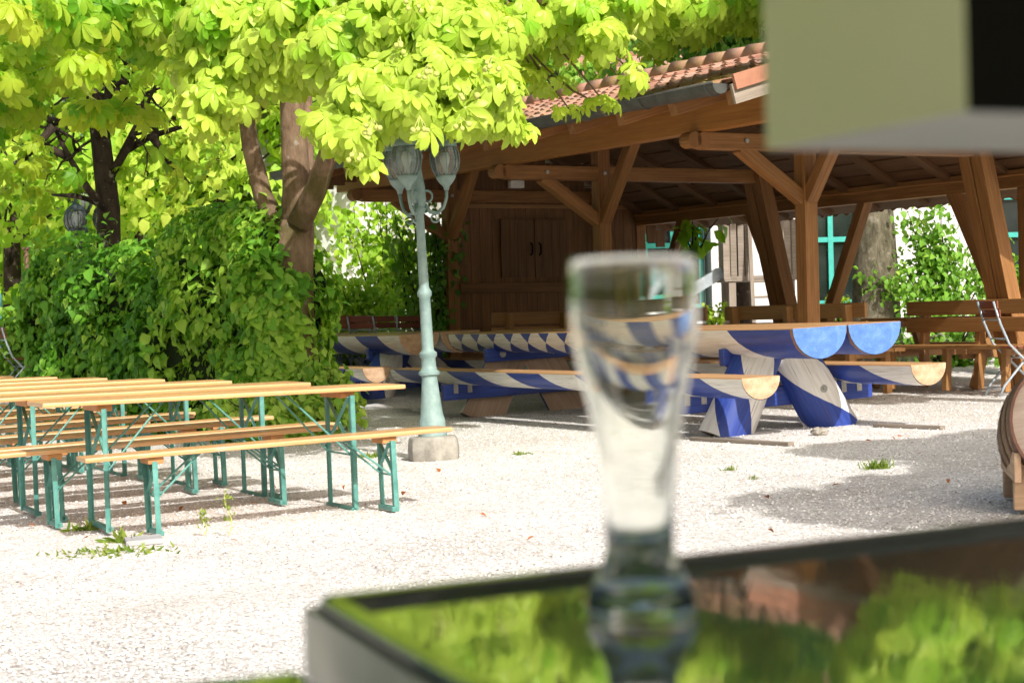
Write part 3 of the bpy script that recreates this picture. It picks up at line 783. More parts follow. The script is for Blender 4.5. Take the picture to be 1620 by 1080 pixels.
b3 = make_back_bench('brown bench with a plank back standing in front of the boarded stage wall', 2.0); c = Q(-2.55, 2.05, 0); place(b3, (c.x, c.y, .42), math.atan2(ST.y, ST.x)+math.pi)
def make_picnic(label):
    root = empty('picnic_table', (0, 0, 0), label=label, cat='picnic table', group='brown picnic tables under the shelter')
    for i in range(5): MB().box((0, -.32+i*.16, .735), (1.9, .15, .04)).build('top_plank', MT['oiled'], root, bevel=.005)
    for s in (-1, 1): MB().box((0, s*.68, .44), (1.9, .24, .045)).build('seat', MT['oiled'], root, bevel=.006)
    for x in (-.68, .68):
        for s in (-1, 1): MB().beam((x, s*.50, 0), (x, s*.18, .70), .07, .10, (0, 1, 0)).build('leg', MT['oiled'], root, bevel=.006)
        MB().beam((x+.072, -.80, .37), (x+.072, .80, .37), .06, .10).build('cross_rail', MT['oiled'], root, bevel=.006)
        MB().beam((x-.06, -.36, .68), (x-.06, .36, .68), .05, .07).build('top_batten', MT['oiled'], root)
    return root
pt = make_picnic('brown picnic table with splayed legs under the shelter beside the grey folding chair')
c = G(1490, 613); place(pt, Vector((c.x+.2, c.y+.35, gz(c.x, c.y))), seE+R(8))
pt2 = copy_tree(pt); c = Q(.6, 2.95, 0); place(pt2, Vector((c.x, c.y, .36)), seE+R(-2)); pt2['label'] = 'brown picnic table in the shade behind the front bench'

# ------------------------------------------------------------------ folding chairs
def make_chair(label, group):
    root = empty('folding_chair', (0, 0, 0), label=label, cat='chair', group=group)
    for s in (-1, 1):
        x = s*.20
        MB().tube([(x, .30, .92), (x, .24, .70), (x, .16, .50), (x, 0, .33), (x, -.20, .12), (x, -.27, 0)], .013, 8).build('frame_rail', MT['steel'], root, smooth=True)
        MB().tube([(x*.88, -.24, .455), (x*.88, -.06, .40), (x*.88, .08, .25), (x*.88, .22, .10), (x*.88, .27, 0)], .013, 8).build('leg', MT['steel'], root, smooth=True)
    for xx, yy, zz in ((.2, .255, .74), (.2, .18, .55), (.18, -.24, .45), (.2, -.245, .06), (.18, .24, .07), (.19, .03, .36)):
        MB().tube([(-xx, yy, zz), (xx, yy, zz)], .008, 6).build('stretcher', MT['steel'], root, smooth=True)
    for z in (.80, .885): MB().beam((-.225, .265+.25*(z-.8)-.018, z), (.225, .265+.25*(z-.8)-.018, z), .018, .075).build('back_slat', MT['redslat'], root, bevel=.005)
    for q in range(6): MB().box((0, -.24+q*.072, .468), (.42, .058, .016)).build('seat_slat', MT['redslat'], root, bevel=.004)
    return root
ch = make_chair('grey steel folding chair with red brown slats at the right edge by the picnic table', 'folding garden chairs')
c = G(1560, 626); place(ch, ground(c.x+.33, c.y+.02), R(98), True)
spec = [(507, 25.5, 170, 'brown slatted folding chair behind the hedge end, leftmost of the row by the shrubs'),
        (531, 24.9, 200, 'brown slatted folding chair seen from behind, second from the hedge'),
        (559, 25.4, 185, 'brown slatted folding chair seen from behind, third from the hedge'),
        (590, 24.8, 150, 'brown slatted folding chair turned sideways, just left of the lamp post shaft'),
        (618, 25.6, 160, 'light brown slatted folding chair nearest the left side of the lamp post'),
        (648, 25.3, 190, 'brown slatted folding chair half covered by shrub leaves right at the lamp post')]
for px, d, yw, lab in spec:
    o = copy_tree(ch); q = P(px, 500, d); place(o, (q.x, q.y, q.z-.92), R(yw)); o['label'] = lab
o = copy_tree(ch); q = P(30, 517, 27); place(o, (q.x, q.y, q.z-.92), R(120)); o['label'] = 'brown slatted folding chair at the far left edge beyond the hedge'

# ------------------------------------------------------------------ barrel on its cradle
bd = 9.4
bc = P(1706, 664, bd)
axis = Vector((-.17, -.95, .20)).normalized()
barrel = empty('wooden_barrel', bc, 0, label='old wooden barrel with rusty hoops lying tilted at the right edge', cat='barrel')
prof = [(.325+.035*math.sin(math.pi*t), -.80*(1-t)) for t in np.linspace(0, 1, 13)]
MB().lathe([(r, z) for r, z in prof], (0, 0, 0), 36, axis).build('staves', MT['stave'], barrel, smooth=True)
e = MB(); qd = Vector((0, 0, 1)).rotation_difference(axis)
for z_, nm, rr, mt in ((-.03, 'barrel_head', 0.317, MT['barrelhead']), (-.79, 'barrel_head', .317, MT['barrelhead'])):
    m = MB(); m.poly([qd @ Vector((rr*math.cos(2*math.pi*k/36), rr*math.sin(2*math.pi*k/36), z_)) for k in range(36)], [(rr*math.cos(2*math.pi*k/36), rr*math.sin(2*math.pi*k/36)) for k in range(36)])
    m.build(nm, mt, barrel)
MB().lathe([(.317, -.035), (.317, .004), (.331, .004), (.333, -.06)], (0, 0, 0), 36, axis).build('rim', MT['iron'], barrel, smooth=False)
MB().lathe([(.165, -.024), (.165, -.020), (.172, -.020), (.172, -.024)], (0, 0, 0), 32, axis).build('ring_mark', MT['stave'], barrel)
for t0, t1 in ((.02, .085), (.16, .21), (.34, .40), (.62, .68), (.80, .86), (.93, .99)):
    t0, t1 = 1-t1, 1-t0
    MB().lathe([(.325+.035*math.sin(math.pi*t)+.004, -.80*(1-t)) for t in np.linspace(t0, t1, 4)], (0, 0, 0), 36, axis).build('hoop', MT['iron'], barrel, smooth=True)
cb0 = bc + Vector((.10, .40, 0)); gzb = gz(cb0.x, cb0.y)
cr = empty('barrel_cradle', (cb0.x, cb0.y, gzb), math.atan2(axis.y, axis.x)+math.pi/2, label='pale wooden plank cradle carrying the barrel at the right edge', cat='cradle')
hb = bc.z-gzb
for y in (-.30, .34):
    MB().beam((-.34, y, .07), (.34, y, .07), .08, .14).build('sill', MT['cradle'], cr, bevel=.006)
    for s in (-1, 1):
        MB().beam((s*.30, y, .14), (s*.27, y, hb-.10), .07, .10, (0, 1, 0)).build('cheek', MT['cradle'], cr, bevel=.006)
    MB().beam((-.30, y, hb-.45+.08), (.30, y, hb-.45+.08), .05, .16).build('saddle', MT['cradle'], cr, bevel=.006)
for s in (-1, 1): MB().beam((s*.325, -.42, .22), (s*.325, .46, .22), .035, .15).build('side_plank', MT['cradle'], cr, bevel=.005)

# ------------------------------------------------------------------ foreground: table, wheat beer glass, hanging box
TE1 = Vector((.846, .533, 0)).normalized(); TE2 = Vector((.316, -.949, 0)).normalized()
tz = EYE.z-.191; tc0 = Vector((-.1295, 1.283, tz))
ft = empty('bar_table', (tc0+TE1*.5+TE2*.35)-Vector((0, 0, tz-gz(.4, 1.1))), label='dark glass topped bar table with a raised rim, blurred in the foreground', cat='table')
def T(a, b, z=0): return tc0+TE1*a+TE2*b+Vector((0, 0, z))
LA, LB = 1.15, .78
b = MB(); b.poly([T(.012, .012), T(.012, LB-.012), T(LA-.012, LB-.012), T(LA-.012, .012)]); b.build('glass_top', MT['mirror'], ft, world=True)
for p0, p1 in ((T(0, .0, -.007), T(LA, .0, -.007)), (T(0, LB, -.007), T(LA, LB, -.007)), (T(0, .012, -.007), T(0, LB-.012, -.007)), (T(LA, .012, -.007), T(LA, LB-.012, -.007))):
    MB().beam(p0, p1, .018, .028).build('rim', MT['rimgloss'], ft, world=True, bevel=.002)
for p0, p1 in ((T(-.013, -.0125, -.024), T(LA+.012, -.0125, -.024)), (T(-.013, LB+.0125, -.024), T(LA+.013, LB+.0125, -.024)), (T(-.0135, -.012, -.024), T(-.0135, LB+.012, -.024)), (T(LA+.0135, -.012, -.024), T(LA+.0135, LB+.012, -.024))):
    MB().beam(p0, p1, .004, .046).build('fascia', MT['fascia'], ft, world=True)
gf = gz(.4, 1.0)
MB().beam(T(LA/2, LB/2, -.02), T(LA/2, LB/2, -.05), .5, .5, SE).build('top_frame', MT['rim'], ft, world=True)
MB().beam(T(LA/2, LB/2, -.05), T(LA/2, LB/2, gf-tz+.03), .08, .08, SE).build('pedestal', MT['rim'], ft, world=True, bevel=.004)
MB().beam(T(LA/2, LB/2, gf-tz+.03), T(LA/2, LB/2, gf-tz), .5, .5, SE).build('foot_plate', MT['rim'], ft, world=True, bevel=.004)
sz_ = EYE.z-.219
sl = empty('side_shelf', Vector((-.40, .95, gf)), label='low dark glass shelf edge at the bottom left, left of the bar table', cat='shelf')
sc0 = Vector((-.122, 1.21, sz_)) - TE1*.004
b = MB(); S0 = [sc0-TE1*.6, sc0-TE1*.02, sc0-TE1*.02+TE2*.5, sc0-TE1*.6+TE2*.5]
b.poly([p for p in S0[::-1]]); b.build('glass_top', MT['mirror'], sl, world=True)
b = MB(); b.poly([p-Vector((0, 0, .012)) for p in S0])
for i in range(4): b.poly([S0[i]-Vector((0, 0, .012)), S0[(i+1) % 4]-Vector((0, 0, .012)), S0[(i+1) % 4]-Vector((0, 0, .0005)), S0[i]-Vector((0, 0, .0005))][::-1])
b.build('board', MT['rim'], sl, world=True)
MB().beam(sc0-TE1*.3+TE2*.25-Vector((0, 0, .013)), Vector((sc0-TE1*.3+TE2*.25).xy.to_3d())+Vector((0, 0, gf)), .07, .07, SE).build('leg', MT['rim'], sl, world=True)
# glass
gp = P(1015, 967, 1.222); gp.z = tz+.0006
gr = empty('beer_glass', gp, label='tall empty wheat beer glass standing on the dark bar table', cat='glass')
outer = [(0, 0), (.0335, 0), (.0353, .002), (.0358, .007), (.0348, .012), (.0312, .0195), (.0265, .028), (.0232, .036), (.0218, .045), (.0224, .060), (.0239, .080), (.0256, .100), (.0288, .123), (.0328, .140), (.0368, .156), (.0397, .171), (.0413, .187), (.0417, .205), (.0411, .2255), (.0405, .2285), (.0397, .2290)]
inner = [(.0391, .2255), (.0396, .205), (.0391, .187), (.0374, .171), (.0344, .156), (.0304, .140), (.0263, .123), (.0230, .100), (.0211, .080), (.0194, .060), (.0180, .047), (.0158, .038), (.0110, .033), (0, .031)]
def smooth_prof(p, n=3):
    for _ in range(n-1):
        q = [p[0]]
        for a, b_ in zip(p, p[1:]):
            q += [(.75*a[0]+.25*b_[0], .75*a[1]+.25*b_[1]), (.25*a[0]+.75*b_[0], .25*a[1]+.75*b_[1])]
        q.append(p[-1]); p = q
    return p
MB().lathe(smooth_prof(outer+inner), n=64).build('vessel', MT['glass'], gr, smooth=True)
# hanging box with bracket and post
hb_ = .103
c0 = Vector((.243, 1.0, EYE.z+hb_)); c1 = Vector((.164, 1.2, EYE.z+hb_)); dv = c1-c0; dw = Vector((-dv.y, dv.x, 0))*-1
c2 = c1+dw; c3 = c0+dw; ctr = (c0+c2)/2
hx = empty('hanging_box', ctr, label='blurred olive and black box with a pale grey underside hanging at the upper right', cat='box')
hgt = .46
for nm, a, b_, mt in (('olive_panel', c0, c1, MT['olive']), ('olive_panel', c2, c3, MT['olive']), ('black_panel', c3, c0, MT['blackpanel']), ('black_panel', c1, c2, MT['blackpanel'])):
    m = MB(); m.poly([a, b_, b_+Vector((0, 0, hgt)), a+Vector((0, 0, hgt))]); m.build(nm, mt, hx, world=True)
m = MB(); m.poly([c0, c3, c2, c1]); m.build('underside', MT['greypanel'], hx, world=True)
m = MB(); m.poly([q+Vector((0, 0, hgt)) for q in (c0, c1, c2, c3)]); m.build('lid', MT['blackpanel'], hx, world=True)
MB().beam(ctr+Vector((0, 0, hgt)), ctr+Vector((0, 0, 2.585-ctr.z)), .03, .03).build('hanging_rod', MT['blackpanel'], hx, world=True)
aw = empty('blocker_canopy', (-1.9, 1.2, gz(-1.9, 1.2)), label='dark green canopy added unseen over the camera to block sky; the box hangs below', cat='blocker_canopy')
b = MB()  # added overhead cover, keeps open sky out of the glass
for i in range(12): b.beam((-1.95+i*.35+.173, -2.4, 2.62), (-1.95+i*.35+.173, 3.0, 2.62), .346, .05)
b.build('roof_panel', MT['blocker_canopy'], aw, world=True)
b = MB()
for i in range(12): b.beam((-1.95+i*.35+.173, 3.0, 2.62), (-1.95+i*.35+.173, 3.75, 2.30), .346, .05)  # sloped part shaped to close the sky band seen through the glass base
b.build('sky_flap', MT['blocker_canopy'], aw, world=True)
for x, y in ((-1.9, 2.7), (2.2, 2.7), (-1.9, -2.3), (2.2, -2.3)): MB().beam((x, y, gz(x, y)), (x, y, 2.59), .08, .08).build('post', MT['blackpanel'], aw, world=True)
# ------------------------------------------------------------------ buildings behind
def make_building():
    x0, x1, y, zt = -4.6, 16.0, 34.0, 5.25
    root = empty('white_building', (5, y, gz(5, y)), label='white rendered building with red tiled roof and teal window frames behind the shelter', cat='building')
    def hole_wall(wins):
        b = MB(); xs = sorted(set([x0, x1]+[w for a in wins for w in (a[0], a[1])])); zs = sorted(set([0, zt]+[w for a in wins for w in (a[2], a[3])]))
        for i in range(len(xs)-1):
            for j in range(len(zs)-1):
                cx, cz = (xs[i]+xs[i+1])/2, (zs[j]+zs[j+1])/2
                if any(a[0] < cx < a[1] and a[2] < cz < a[3] for a in wins): continue
                b.poly([(xs[i], y, zs[j]), (xs[i+1], y, zs[j]), (xs[i+1], y, zs[j+1]), (xs[i], y, zs[j+1])])
        b.poly([(x1, y, 0), (x1, y+9, 0), (x1, y+9, zt), (x1, y, zt)]); b.poly([(x0, y+9, 0), (x0, y, 0), (x0, y, zt), (x0, y+9, zt)]); b.poly([(x1, y+9, 0), (x0, y+9, 0), (x0, y+9, zt), (x1, y+9, zt)])
        for xx in (x0, x1): b.poly([(xx, y, zt), (xx, y+9, zt), (xx, y+4.5, zt+3.5)])
        return b.build('wall', MT['white_wall'], root, world=True)
    def wx(px): return (px-810)/F*y
    wins = [(wx(1318)-.62, wx(1318)+.62, 1.35, 3.25), (wx(1562), wx(1562)+1.7, 1.35, 3.25), (wx(1020), wx(1020)+1.1, 1.35, 3.2),
            (wx(1296), wx(1296)+1.1, 4.0, 5.0), (wx(1588), wx(1588)+1.1, 4.0, 5.0)]
    hole_wall(wins)
    for a, b_, c, d in wins:
        m = MB(); f = .09
        for p, q in (((a+f/2, c), (a+f/2, d)), ((b_-f/2, c), (b_-f/2, d)), (((a+b_)/2, c), ((a+b_)/2, d))): m.beam((p[0], y+.04, p[1]), (q[0], y+.04, q[1]), .06, f, (1, 0, 0))
        for z in (c+f/2, c+(d-c)*.62, d-f/2): m.beam((a+f, y+.045, z), (b_-f, y+.045, z), .05, f)
        w = m.build('window', MT['tealframe'], root, world=True)
        m = MB(); m.poly([(a, y+.09, c), (b_, y+.09, c), (b_, y+.09, d), (a, y+.09, d)]); m.build('pane', MT['pane'], w, world=True)
        MB().beam((a-.05, y-.04, c-.03), (b_+.05, y-.04, c-.03), .14, .05).build('sill', MT['stone'], w, world=True)
    m = MB(); rows = 16; zl, zh = zt-.15, zt+3.5                              # roof slope facing the yard, in tile courses
    for r in range(rows):
        y0 = y-.5+5.0*r/rows; y1 = y-.5+5.0*(r+1)/rows+.02; z0 = zl+(zh-zl)*r/rows+.05; z1 = zl+(zh-zl)*(r+1)/rows
        for c in range(70):
            xa = x0-.4+(x1-x0+.8)*c/70; xb = x0-.4+(x1-x0+.8)*(c+1)/70
            m.poly([(xa, y0, z0), (xb, y0, z0), (xb, y1, z1), (xa, y1, z1)], [(c+.5, r+6.5)]*4)
            m.poly([(xa, y0, z0-.05), (xb, y0, z0-.05), (xb, y0, z0), (xa, y0, z0)], [(c+.5, r+6.5)]*4)
    m.poly([(x1+.4, y+9.5, zl), (x0-.4, y+9.5, zl), (x0-.4, y+4.5, zh), (x1+.4, y+4.5, zh)], [(0.5, 8.5)]*4)
    rf = m.build('roof', MT['tiles'], root, world=True)
    for px in (900, 1040, 1330):
        xx = wx(px); MB().beam((xx-.4, y+1.4, zl+1.53), (xx+.4, y+1.4, zl+1.53), .9, .10, (0, -.59, .8)).build('skylight', MT['zinc'], rf, world=True, bevel=.01)
    MB().tube([(x0-.4, y-.58, zl+.02), (x1+.4, y-.58, zl+.02)], .09, 8).build('gutter', MT['zinc'], root, world=True, smooth=True)
    px = wx(1122); MB().tube([(px, y-.12, 0), (px, y-.12, zt-.6), (px, y-.5, zt-.2)], .06, 8).build('downpipe', MT['dark_lamp'], root, world=True, smooth=True)
make_building()

# playground tower with ladder
pd = 27.0
def make_tower():
    c = P(1206, 500, pd); gzz = gz(c.x, c.y)
    root = empty('play_tower', (c.x, c.y, gzz), label='weathered wooden play tower with slatted sides and a ladder behind the shelter', cat='play tower')
    for sx in (-.42, .42):
        for sy in (0, .9): MB().beam((sx, sy, 0), (sx, sy, 2.35), .10, .10, (0, 1, 0)).build('post', MT['oldgrey'], root, bevel=.006)
    MB().box((0, .45, .93), (1.06, 1.05, .07)).build('platform', MT['oldgrey'], root)
    for a, n in ((-.5, 4), (.16, 4)):
        for i in range(n):
            MB().box((a+i*.105, -.065, 1.33), (.085, .022, .80+rnd.uniform(-.03, .05))).build('slat', MT['oldgrey'], root, bevel=.003)
    for i in range(9): MB().box((-.49, .05+i*.105, 1.33), (.02, .085, .8)).build('slat', MT['oldgrey'], root)
    for sx in (-.17, .13): MB().beam((sx, -.45, 0), (sx, -.10, 1.75), .05, .07, (0, 1, 0)).build('ladder_rail', MT['oldgrey'], root)
    for i in range(4): z = .22+i*.22; MB().tube([(-.17, -.45+z*.2, z), (.13, -.45+z*.2, z)], .018, 6).build('ladder_rung', MT['oldgrey'], root)
    m = MB()
    for i in range(8):
        t0, t1 = i/8, (i+1)/8
        pa = Vector((-.52-1.5*t0, .45, .97-.85*t0)); pb = Vector((-.52-1.5*t1, .45, .97-.85*t1))
        m.beam(pa, pb, .42, .02); m.beam(pa+Vector((0, .22, .07)), pb+Vector((0, .22, .07)), .02, .16); m.beam(pa+Vector((0, -.22, .07)), pb+Vector((0, -.22, .07)), .02, .16)
    m.build('slide', MT['steel'], root)
make_tower()

# ------------------------------------------------------------------ trees
def limb(b, pts, r0_, r1_, n=10, jit=.0):
    k = len(pts); b.tube(pts, [r0_+(r1_-r0_)*i/(k-1) for i in range(k)], n)
def curve(p0, p1, n=6, sag=.2, wob=.08):
    p0, p1 = Vector(p0), Vector(p1); L = (p1-p0).length
    o = []
    for i in range(n+1):
        t = i/n; p = p0.lerp(p1, t); p.z += sag*L*math.sin(math.pi*t)
        if 0 < i < n: p += Vector((rnd.uniform(-1, 1), rnd.uniform(-1, 1), rnd.uniform(-1, 1)))*wob*L*.4
        o.append(p)
    return o
def bough_leaves(boughs, dens=1.0, inner_shade=.5, cap=1.0, shift=-.07):
    """boughs: px, py, depth, half width px, half height px, half depth m, count, size, tint centre"""
    PT, NR, SZ, TI, C = [], [], [], [], []
    for px, py, d, rx, rz, rd, n, sz, ti in boughs:
        c = P(px, py, d); n = int(n*dens*1.2); s = d/F; sz = sz*.83
        p, off = in_ellipsoid(n, c, rx*s, rd, rz*s, .45)
        nr = off*.9 + SUNV*.55 + np.array([0, -.15, .35]) + rng.normal(0, .52, (n, 3))
        PT.append(p); rr3 = np.linalg.norm(off/np.array([rx*s, rd, rz*s]), axis=1); NR.append(nr); SZ.append(sz*rng.uniform(.7, 1.15, n)); TI.append(np.clip(ti+shift+rng.normal(0, .24, n)+(rr3-.75)*inner_shade, 0, cap)); C.append(c)  # inner leaves of a bough tinted darker: shade put into the colour
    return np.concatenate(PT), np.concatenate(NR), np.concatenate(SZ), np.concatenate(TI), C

# --- main chestnut
mc = P(468, 520, 18.6); mroot = empty('chestnut_tree', (mc.x, mc.y, gz(mc.x, mc.y)), label='big horse chestnut with thick forked trunk and bright leaves hanging over the lamp post', cat='tree')
tb = MB()
limb(tb, [Vector((mc.x, mc.y, gz(mc.x, mc.y)-.1)), P(466, 560, 18.6), P(464, 440, 18.6), P(470, 350, 18.6)], .24, .175, 14)
limb(tb, [P(468, 365, 18.6), P(470, 300, 18.6), P(464, 200, 18.6), P(458, 100, 18.5), P(452, -60, 18.3), P(446, -350, 18)], .165, .07, 14)
limb(tb, [P(466, 440, 18.75), P(440, 360, 18.8), P(416, 310, 18.8), P(396, 230, 18.8), P(384, 140, 18.7), P(370, -20, 18.4), P(340, -250, 18)], .12, .05, 12)
limb(tb, [P(472, 355, 18.5), P(500, 300, 18.4), P(524, 230, 18.2), P(542, 150, 17.8), P(580, 40, 17), P(640, -120, 16.4)], .125, .05, 12)
limb(tb, [P(487, 330, 18.6), P(486, 260, 18.7), P(484, 150, 18.7), P(500, 0, 18.6)], .08, .05, 10)
limb(tb, curve(P(455, 120, 18.5), P(450, 40, 14.8), 6, .08), .06, .015, 8)
B_MAIN = [
 (370, 50, 15.6, 95, 80, .8, 230, .20, .55), (350, 140, 15.4, 60, 46, .5, 110, .19, .6), (430, 85, 15.4, 85, 50, .6, 150, .20, .66), (480, 30, 15.3, 100, 65, .8, 190, .20, .6),
 (560, 80, 14.6, 100, 72, .8, 240, .195, .78), (640, 40, 14.4, 110, 72, .8, 230, .195, .74), (600, 150, 14.0, 85, 58, .6, 190, .195, .82), (690, 120, 14.0, 100, 58, .6, 220, .195, .84),
 (555, 212, 13.7, 42, 34, .35, 44, .20, .8), (520, 190, 13.8, 34, 24, .3, 26, .19, .76), (572, 250, 13.6, 20, 12, .2, 6, .20, .8), (660, 172, 13.7, 55, 30, .4, 54, .195, .82), (672, 205, 13.4, 10, 5, .12, 2, .21, .78),
 (740, 182, 13.8, 46, 24, .35, 40, .195, .76), (770, 140, 13.9, 58, 50, .45, 95, .195, .8), (730, 60, 14.2, 100, 65, .7, 190, .195, .72), (800, 190, 14.0, 22, 20, .25, 16, .19, .66), (832, 205, 14.1, 14, 8, .2, 4, .18, .2),
 (790, 30, 15, 80, 55, .7, 100, .18, .55), (850, 50, 16, 70, 48, .7, 62, .18, .42), (850, 120, 16, 26, 16, .5, 10, .17, .5), (920, 30, 15.6, 70, 44, .7, 74, .19, .5), (955, 62, 15.2, 42, 34, .5, 42, .195, .62), (1000, 115, 15.2, 16, 20, .25, 9, .19, .55),
 (900, 172, 15.6, 26, 8, .25, 7, .13, .7), (955, 160, 15.6, 30, 10, .25, 8, .13, .62), (885, 130, 15.8, 22, 14, .25, 8, .13, .7),
 (980, 8, 15.6, 90, 36, .7, 92, .19, .55), (1060, 18, 16.2, 90, 32, .8, 86, .19, .6), (1085, 55, 17, 55, 12, .5, 26, .18, .66), (1150, 10, 17, 80, 36, .8, 100, .18, .6), (1040, 72, 17.0, 30, 16, .5, 22, .18, .5),
 (450, 125, 15.3, 50, 14, .3, 26, .19, .7), (325, 190, 15.2, 26, 14, .25, 14, .19, .7), (370, 165, 15.1, 22, 14, .2, 9, .19, .7), (310, 90, 15.8, 40, 60, .5, 60, .19, .5),
 (380, -85, 16.6, 150, 50, 1.2, 200, .21, .55), (650, -70, 15.0, 150, 45, 1.0, 220, .21, .65), (930, -80, 16, 170, 55, 1.2, 220, .21, .6), (1250, -90, 16, 170, 60, 1.2, 240, .21, .6), (1540, -120, 16, 150, 70, 1.2, 200, .21, .6),
 (430, -300, 19.5, 240, 120, 2.0, 330, .26, .5), (760, -290, 18.5, 240, 110, 2.0, 300, .26, .5),
 (280, 10, 16.4, 80, 75, .8, 120, .20, .45)]
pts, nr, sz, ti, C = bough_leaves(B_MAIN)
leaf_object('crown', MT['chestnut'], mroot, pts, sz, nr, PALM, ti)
hub = [P(455, 60, 18.4), P(560, 60, 17.2), P(380, 100, 18.7), P(452, -60, 18.3), P(640, -120, 16.4)]
for c in C:
    h = min(hub, key=lambda q: (q-c).length); limb(tb, curve(h, c, 6, .06, .06), .028, .007, 6)
tw = P(760, -60, 15.2)
limb(tb, curve(tw, P(935, 60, 15.6), 7, .05), .03, .015, 7); limb(tb, curve(P(820, -20, 15.6), P(1000, 150, 15.3), 7, .06), .018, .006, 6); limb(tb, curve(P(850, 110, 15.8), P(960, 185, 15.6), 6, .05), .014, .005, 6)
limb(tb, curve(P(900, -80, 16), P(1130, 40, 16.8), 7, .05), .03, .01, 7)
tb.build('trunk', MT['bark'], mroot, world=True, smooth=True)
for (px, py, d) in ((482, 79, 14.3), (633, 76, 13.6), (527, 146, 14.2), (664, 201, 13.15), (590, 206, 13.2), (560, 253, 13.15), (728, 203, 13.2), (780, 105, 13.3), (676, 120, 13.3), (740, 155, 13.3), (655, 10, 13.6), (505, 105, 14.3), (1010, 55, 14.9), (1005, 115, 14.7)):
    b = MB()
    for q in range(rnd.randint(3, 6)):
        c = P(px+rnd.uniform(-16, 16), py+rnd.uniform(-8, 8), d+rnd.uniform(-.08, .08)); r_ = rnd.uniform(.017, .023)
        b.lathe([(r_*math.sin(math.pi*t/6), -r_*math.cos(math.pi*t/6)) for t in range(7)], c, 10)
        b.tube([c, P(px, py-18, d)], .003, 4)
    b.build('conker_cluster', MT['fruit'], mroot, world=True, smooth=True)

# --- left, yellowing chestnut
lc = P(172, 340, 23); lroot = empty('chestnut_tree', (lc.x, lc.y, gz(lc.x, lc.y)), label='dark slender chestnut at the left with yellowing leaves and thin bare branches', cat='tree')
tb = MB()
limb(tb, [Vector((lc.x, lc.y, gz(lc.x, lc.y)-.1)), P(172, 400, 23), P(172, 330, 23), P(165, 270, 23), P(158, 210, 23), P(150, 150, 22.8)], .16, .11, 12)
for pp in ([(158, 215), (168, 170), (172, 120), (180, 60), (200, -60)], [(156, 215), (130, 170), (105, 140), (75, 120), (40, 60)], [(170, 290), (195, 240), (215, 200), (235, 160), (262, 100)],
           [(165, 330), (140, 300), (110, 250), (85, 200), (60, 150)], [(160, 200), (150, 140), (165, 80), (150, 0)], [(180, 270), (205, 230), (225, 180), (226, 110)], [(155, 320), (120, 310), (80, 308)], [(168, 160), (200, 120), (205, 70), (230, 20)],
           [(110, 250), (70, 230), (30, 225), (-30, 200)], [(195, 240), (240, 215), (290, 200), (320, 180)], [(130, 170), (100, 190), (50, 185)], [(85, 200), (40, 250), (0, 270)], [(240, 215), (270, 260), (300, 290)]):
    limb(tb, [P(x, y, 23+rnd.uniform(-.6, .4)) for x, y in pp], .055, .012, 8)
for i in range(46):
    x, y = rnd.choice(((168, 180), (120, 240), (205, 215), (85, 200), (160, 130), (225, 150), (60, 240), (190, 90), (110, 150), (250, 210)))
    d_ = 23+rnd.uniform(-.9, .6); limb(tb, curve(P(x, y, 23), P(x+rnd.uniform(-95, 95), y+rnd.uniform(-80, 70), d_), 5, .04, .09), .022, .005, 5)
tb.build('trunk', MT['bark_dark'], lroot, world=True, smooth=True)
B_LEFT = [(60, 20, 15, 90, 45, .7, 80, .21, .35), (30, 30, 13.5, 26, 26, .3, 14, .22, .5), (140, 30, 16, 90, 48, .8, 90, .21, .25), (135, 100, 15, 34, 26, .3, 16, .22, .3), (230, 35, 17, 80, 52, .8, 84, .21, .25), (60, 95, 19, 90, 45, .9, 48, .22, .6), (25, 160, 20, 55, 36, .8, 34, .22, .75),
          (235, 120, 20, 60, 22, .6, 16, .21, .5), (95, 130, 20, 50, 26, .6, 12, .21, .45), (150, 172, 17.5, 46, 14, .4, 18, .22, .35), (215, 178, 18, 50, 12, .4, 18, .22, .62), (15, 240, 22, 70, 40, .9, 34, .22, .8), (90, 275, 22.5, 80, 34, .9, 22, .21, .7), (40, 320, 23, 70, 26, .9, 18, .2, .75),
          (250, 265, 23, 70, 34, .8, 18, .2, .55), (300, 240, 23.5, 55, 40, .8, 20, .2, .6), (130, 20, 21, 120, 55, 1.2, 60, .22, .7), (260, 90, 22, 50, 36, .8, 16, .21, .65), (0, 110, 18, 40, 45, .7, 26, .22, .55),
          (80, -80, 18, 200, 60, 1.5, 240, .23, .4), (-80, 120, 19, 80, 150, 2, 200, .24, .5), (180, -230, 22, 240, 100, 2.4, 300, .27, .5)]
pts, nr, sz, ti, C = bough_leaves(B_LEFT, inner_shade=.2, cap=.84, shift=-.22)
leaf_object('crown', MT['chestnut_y'], lroot, pts, sz, nr, PALM, ti)

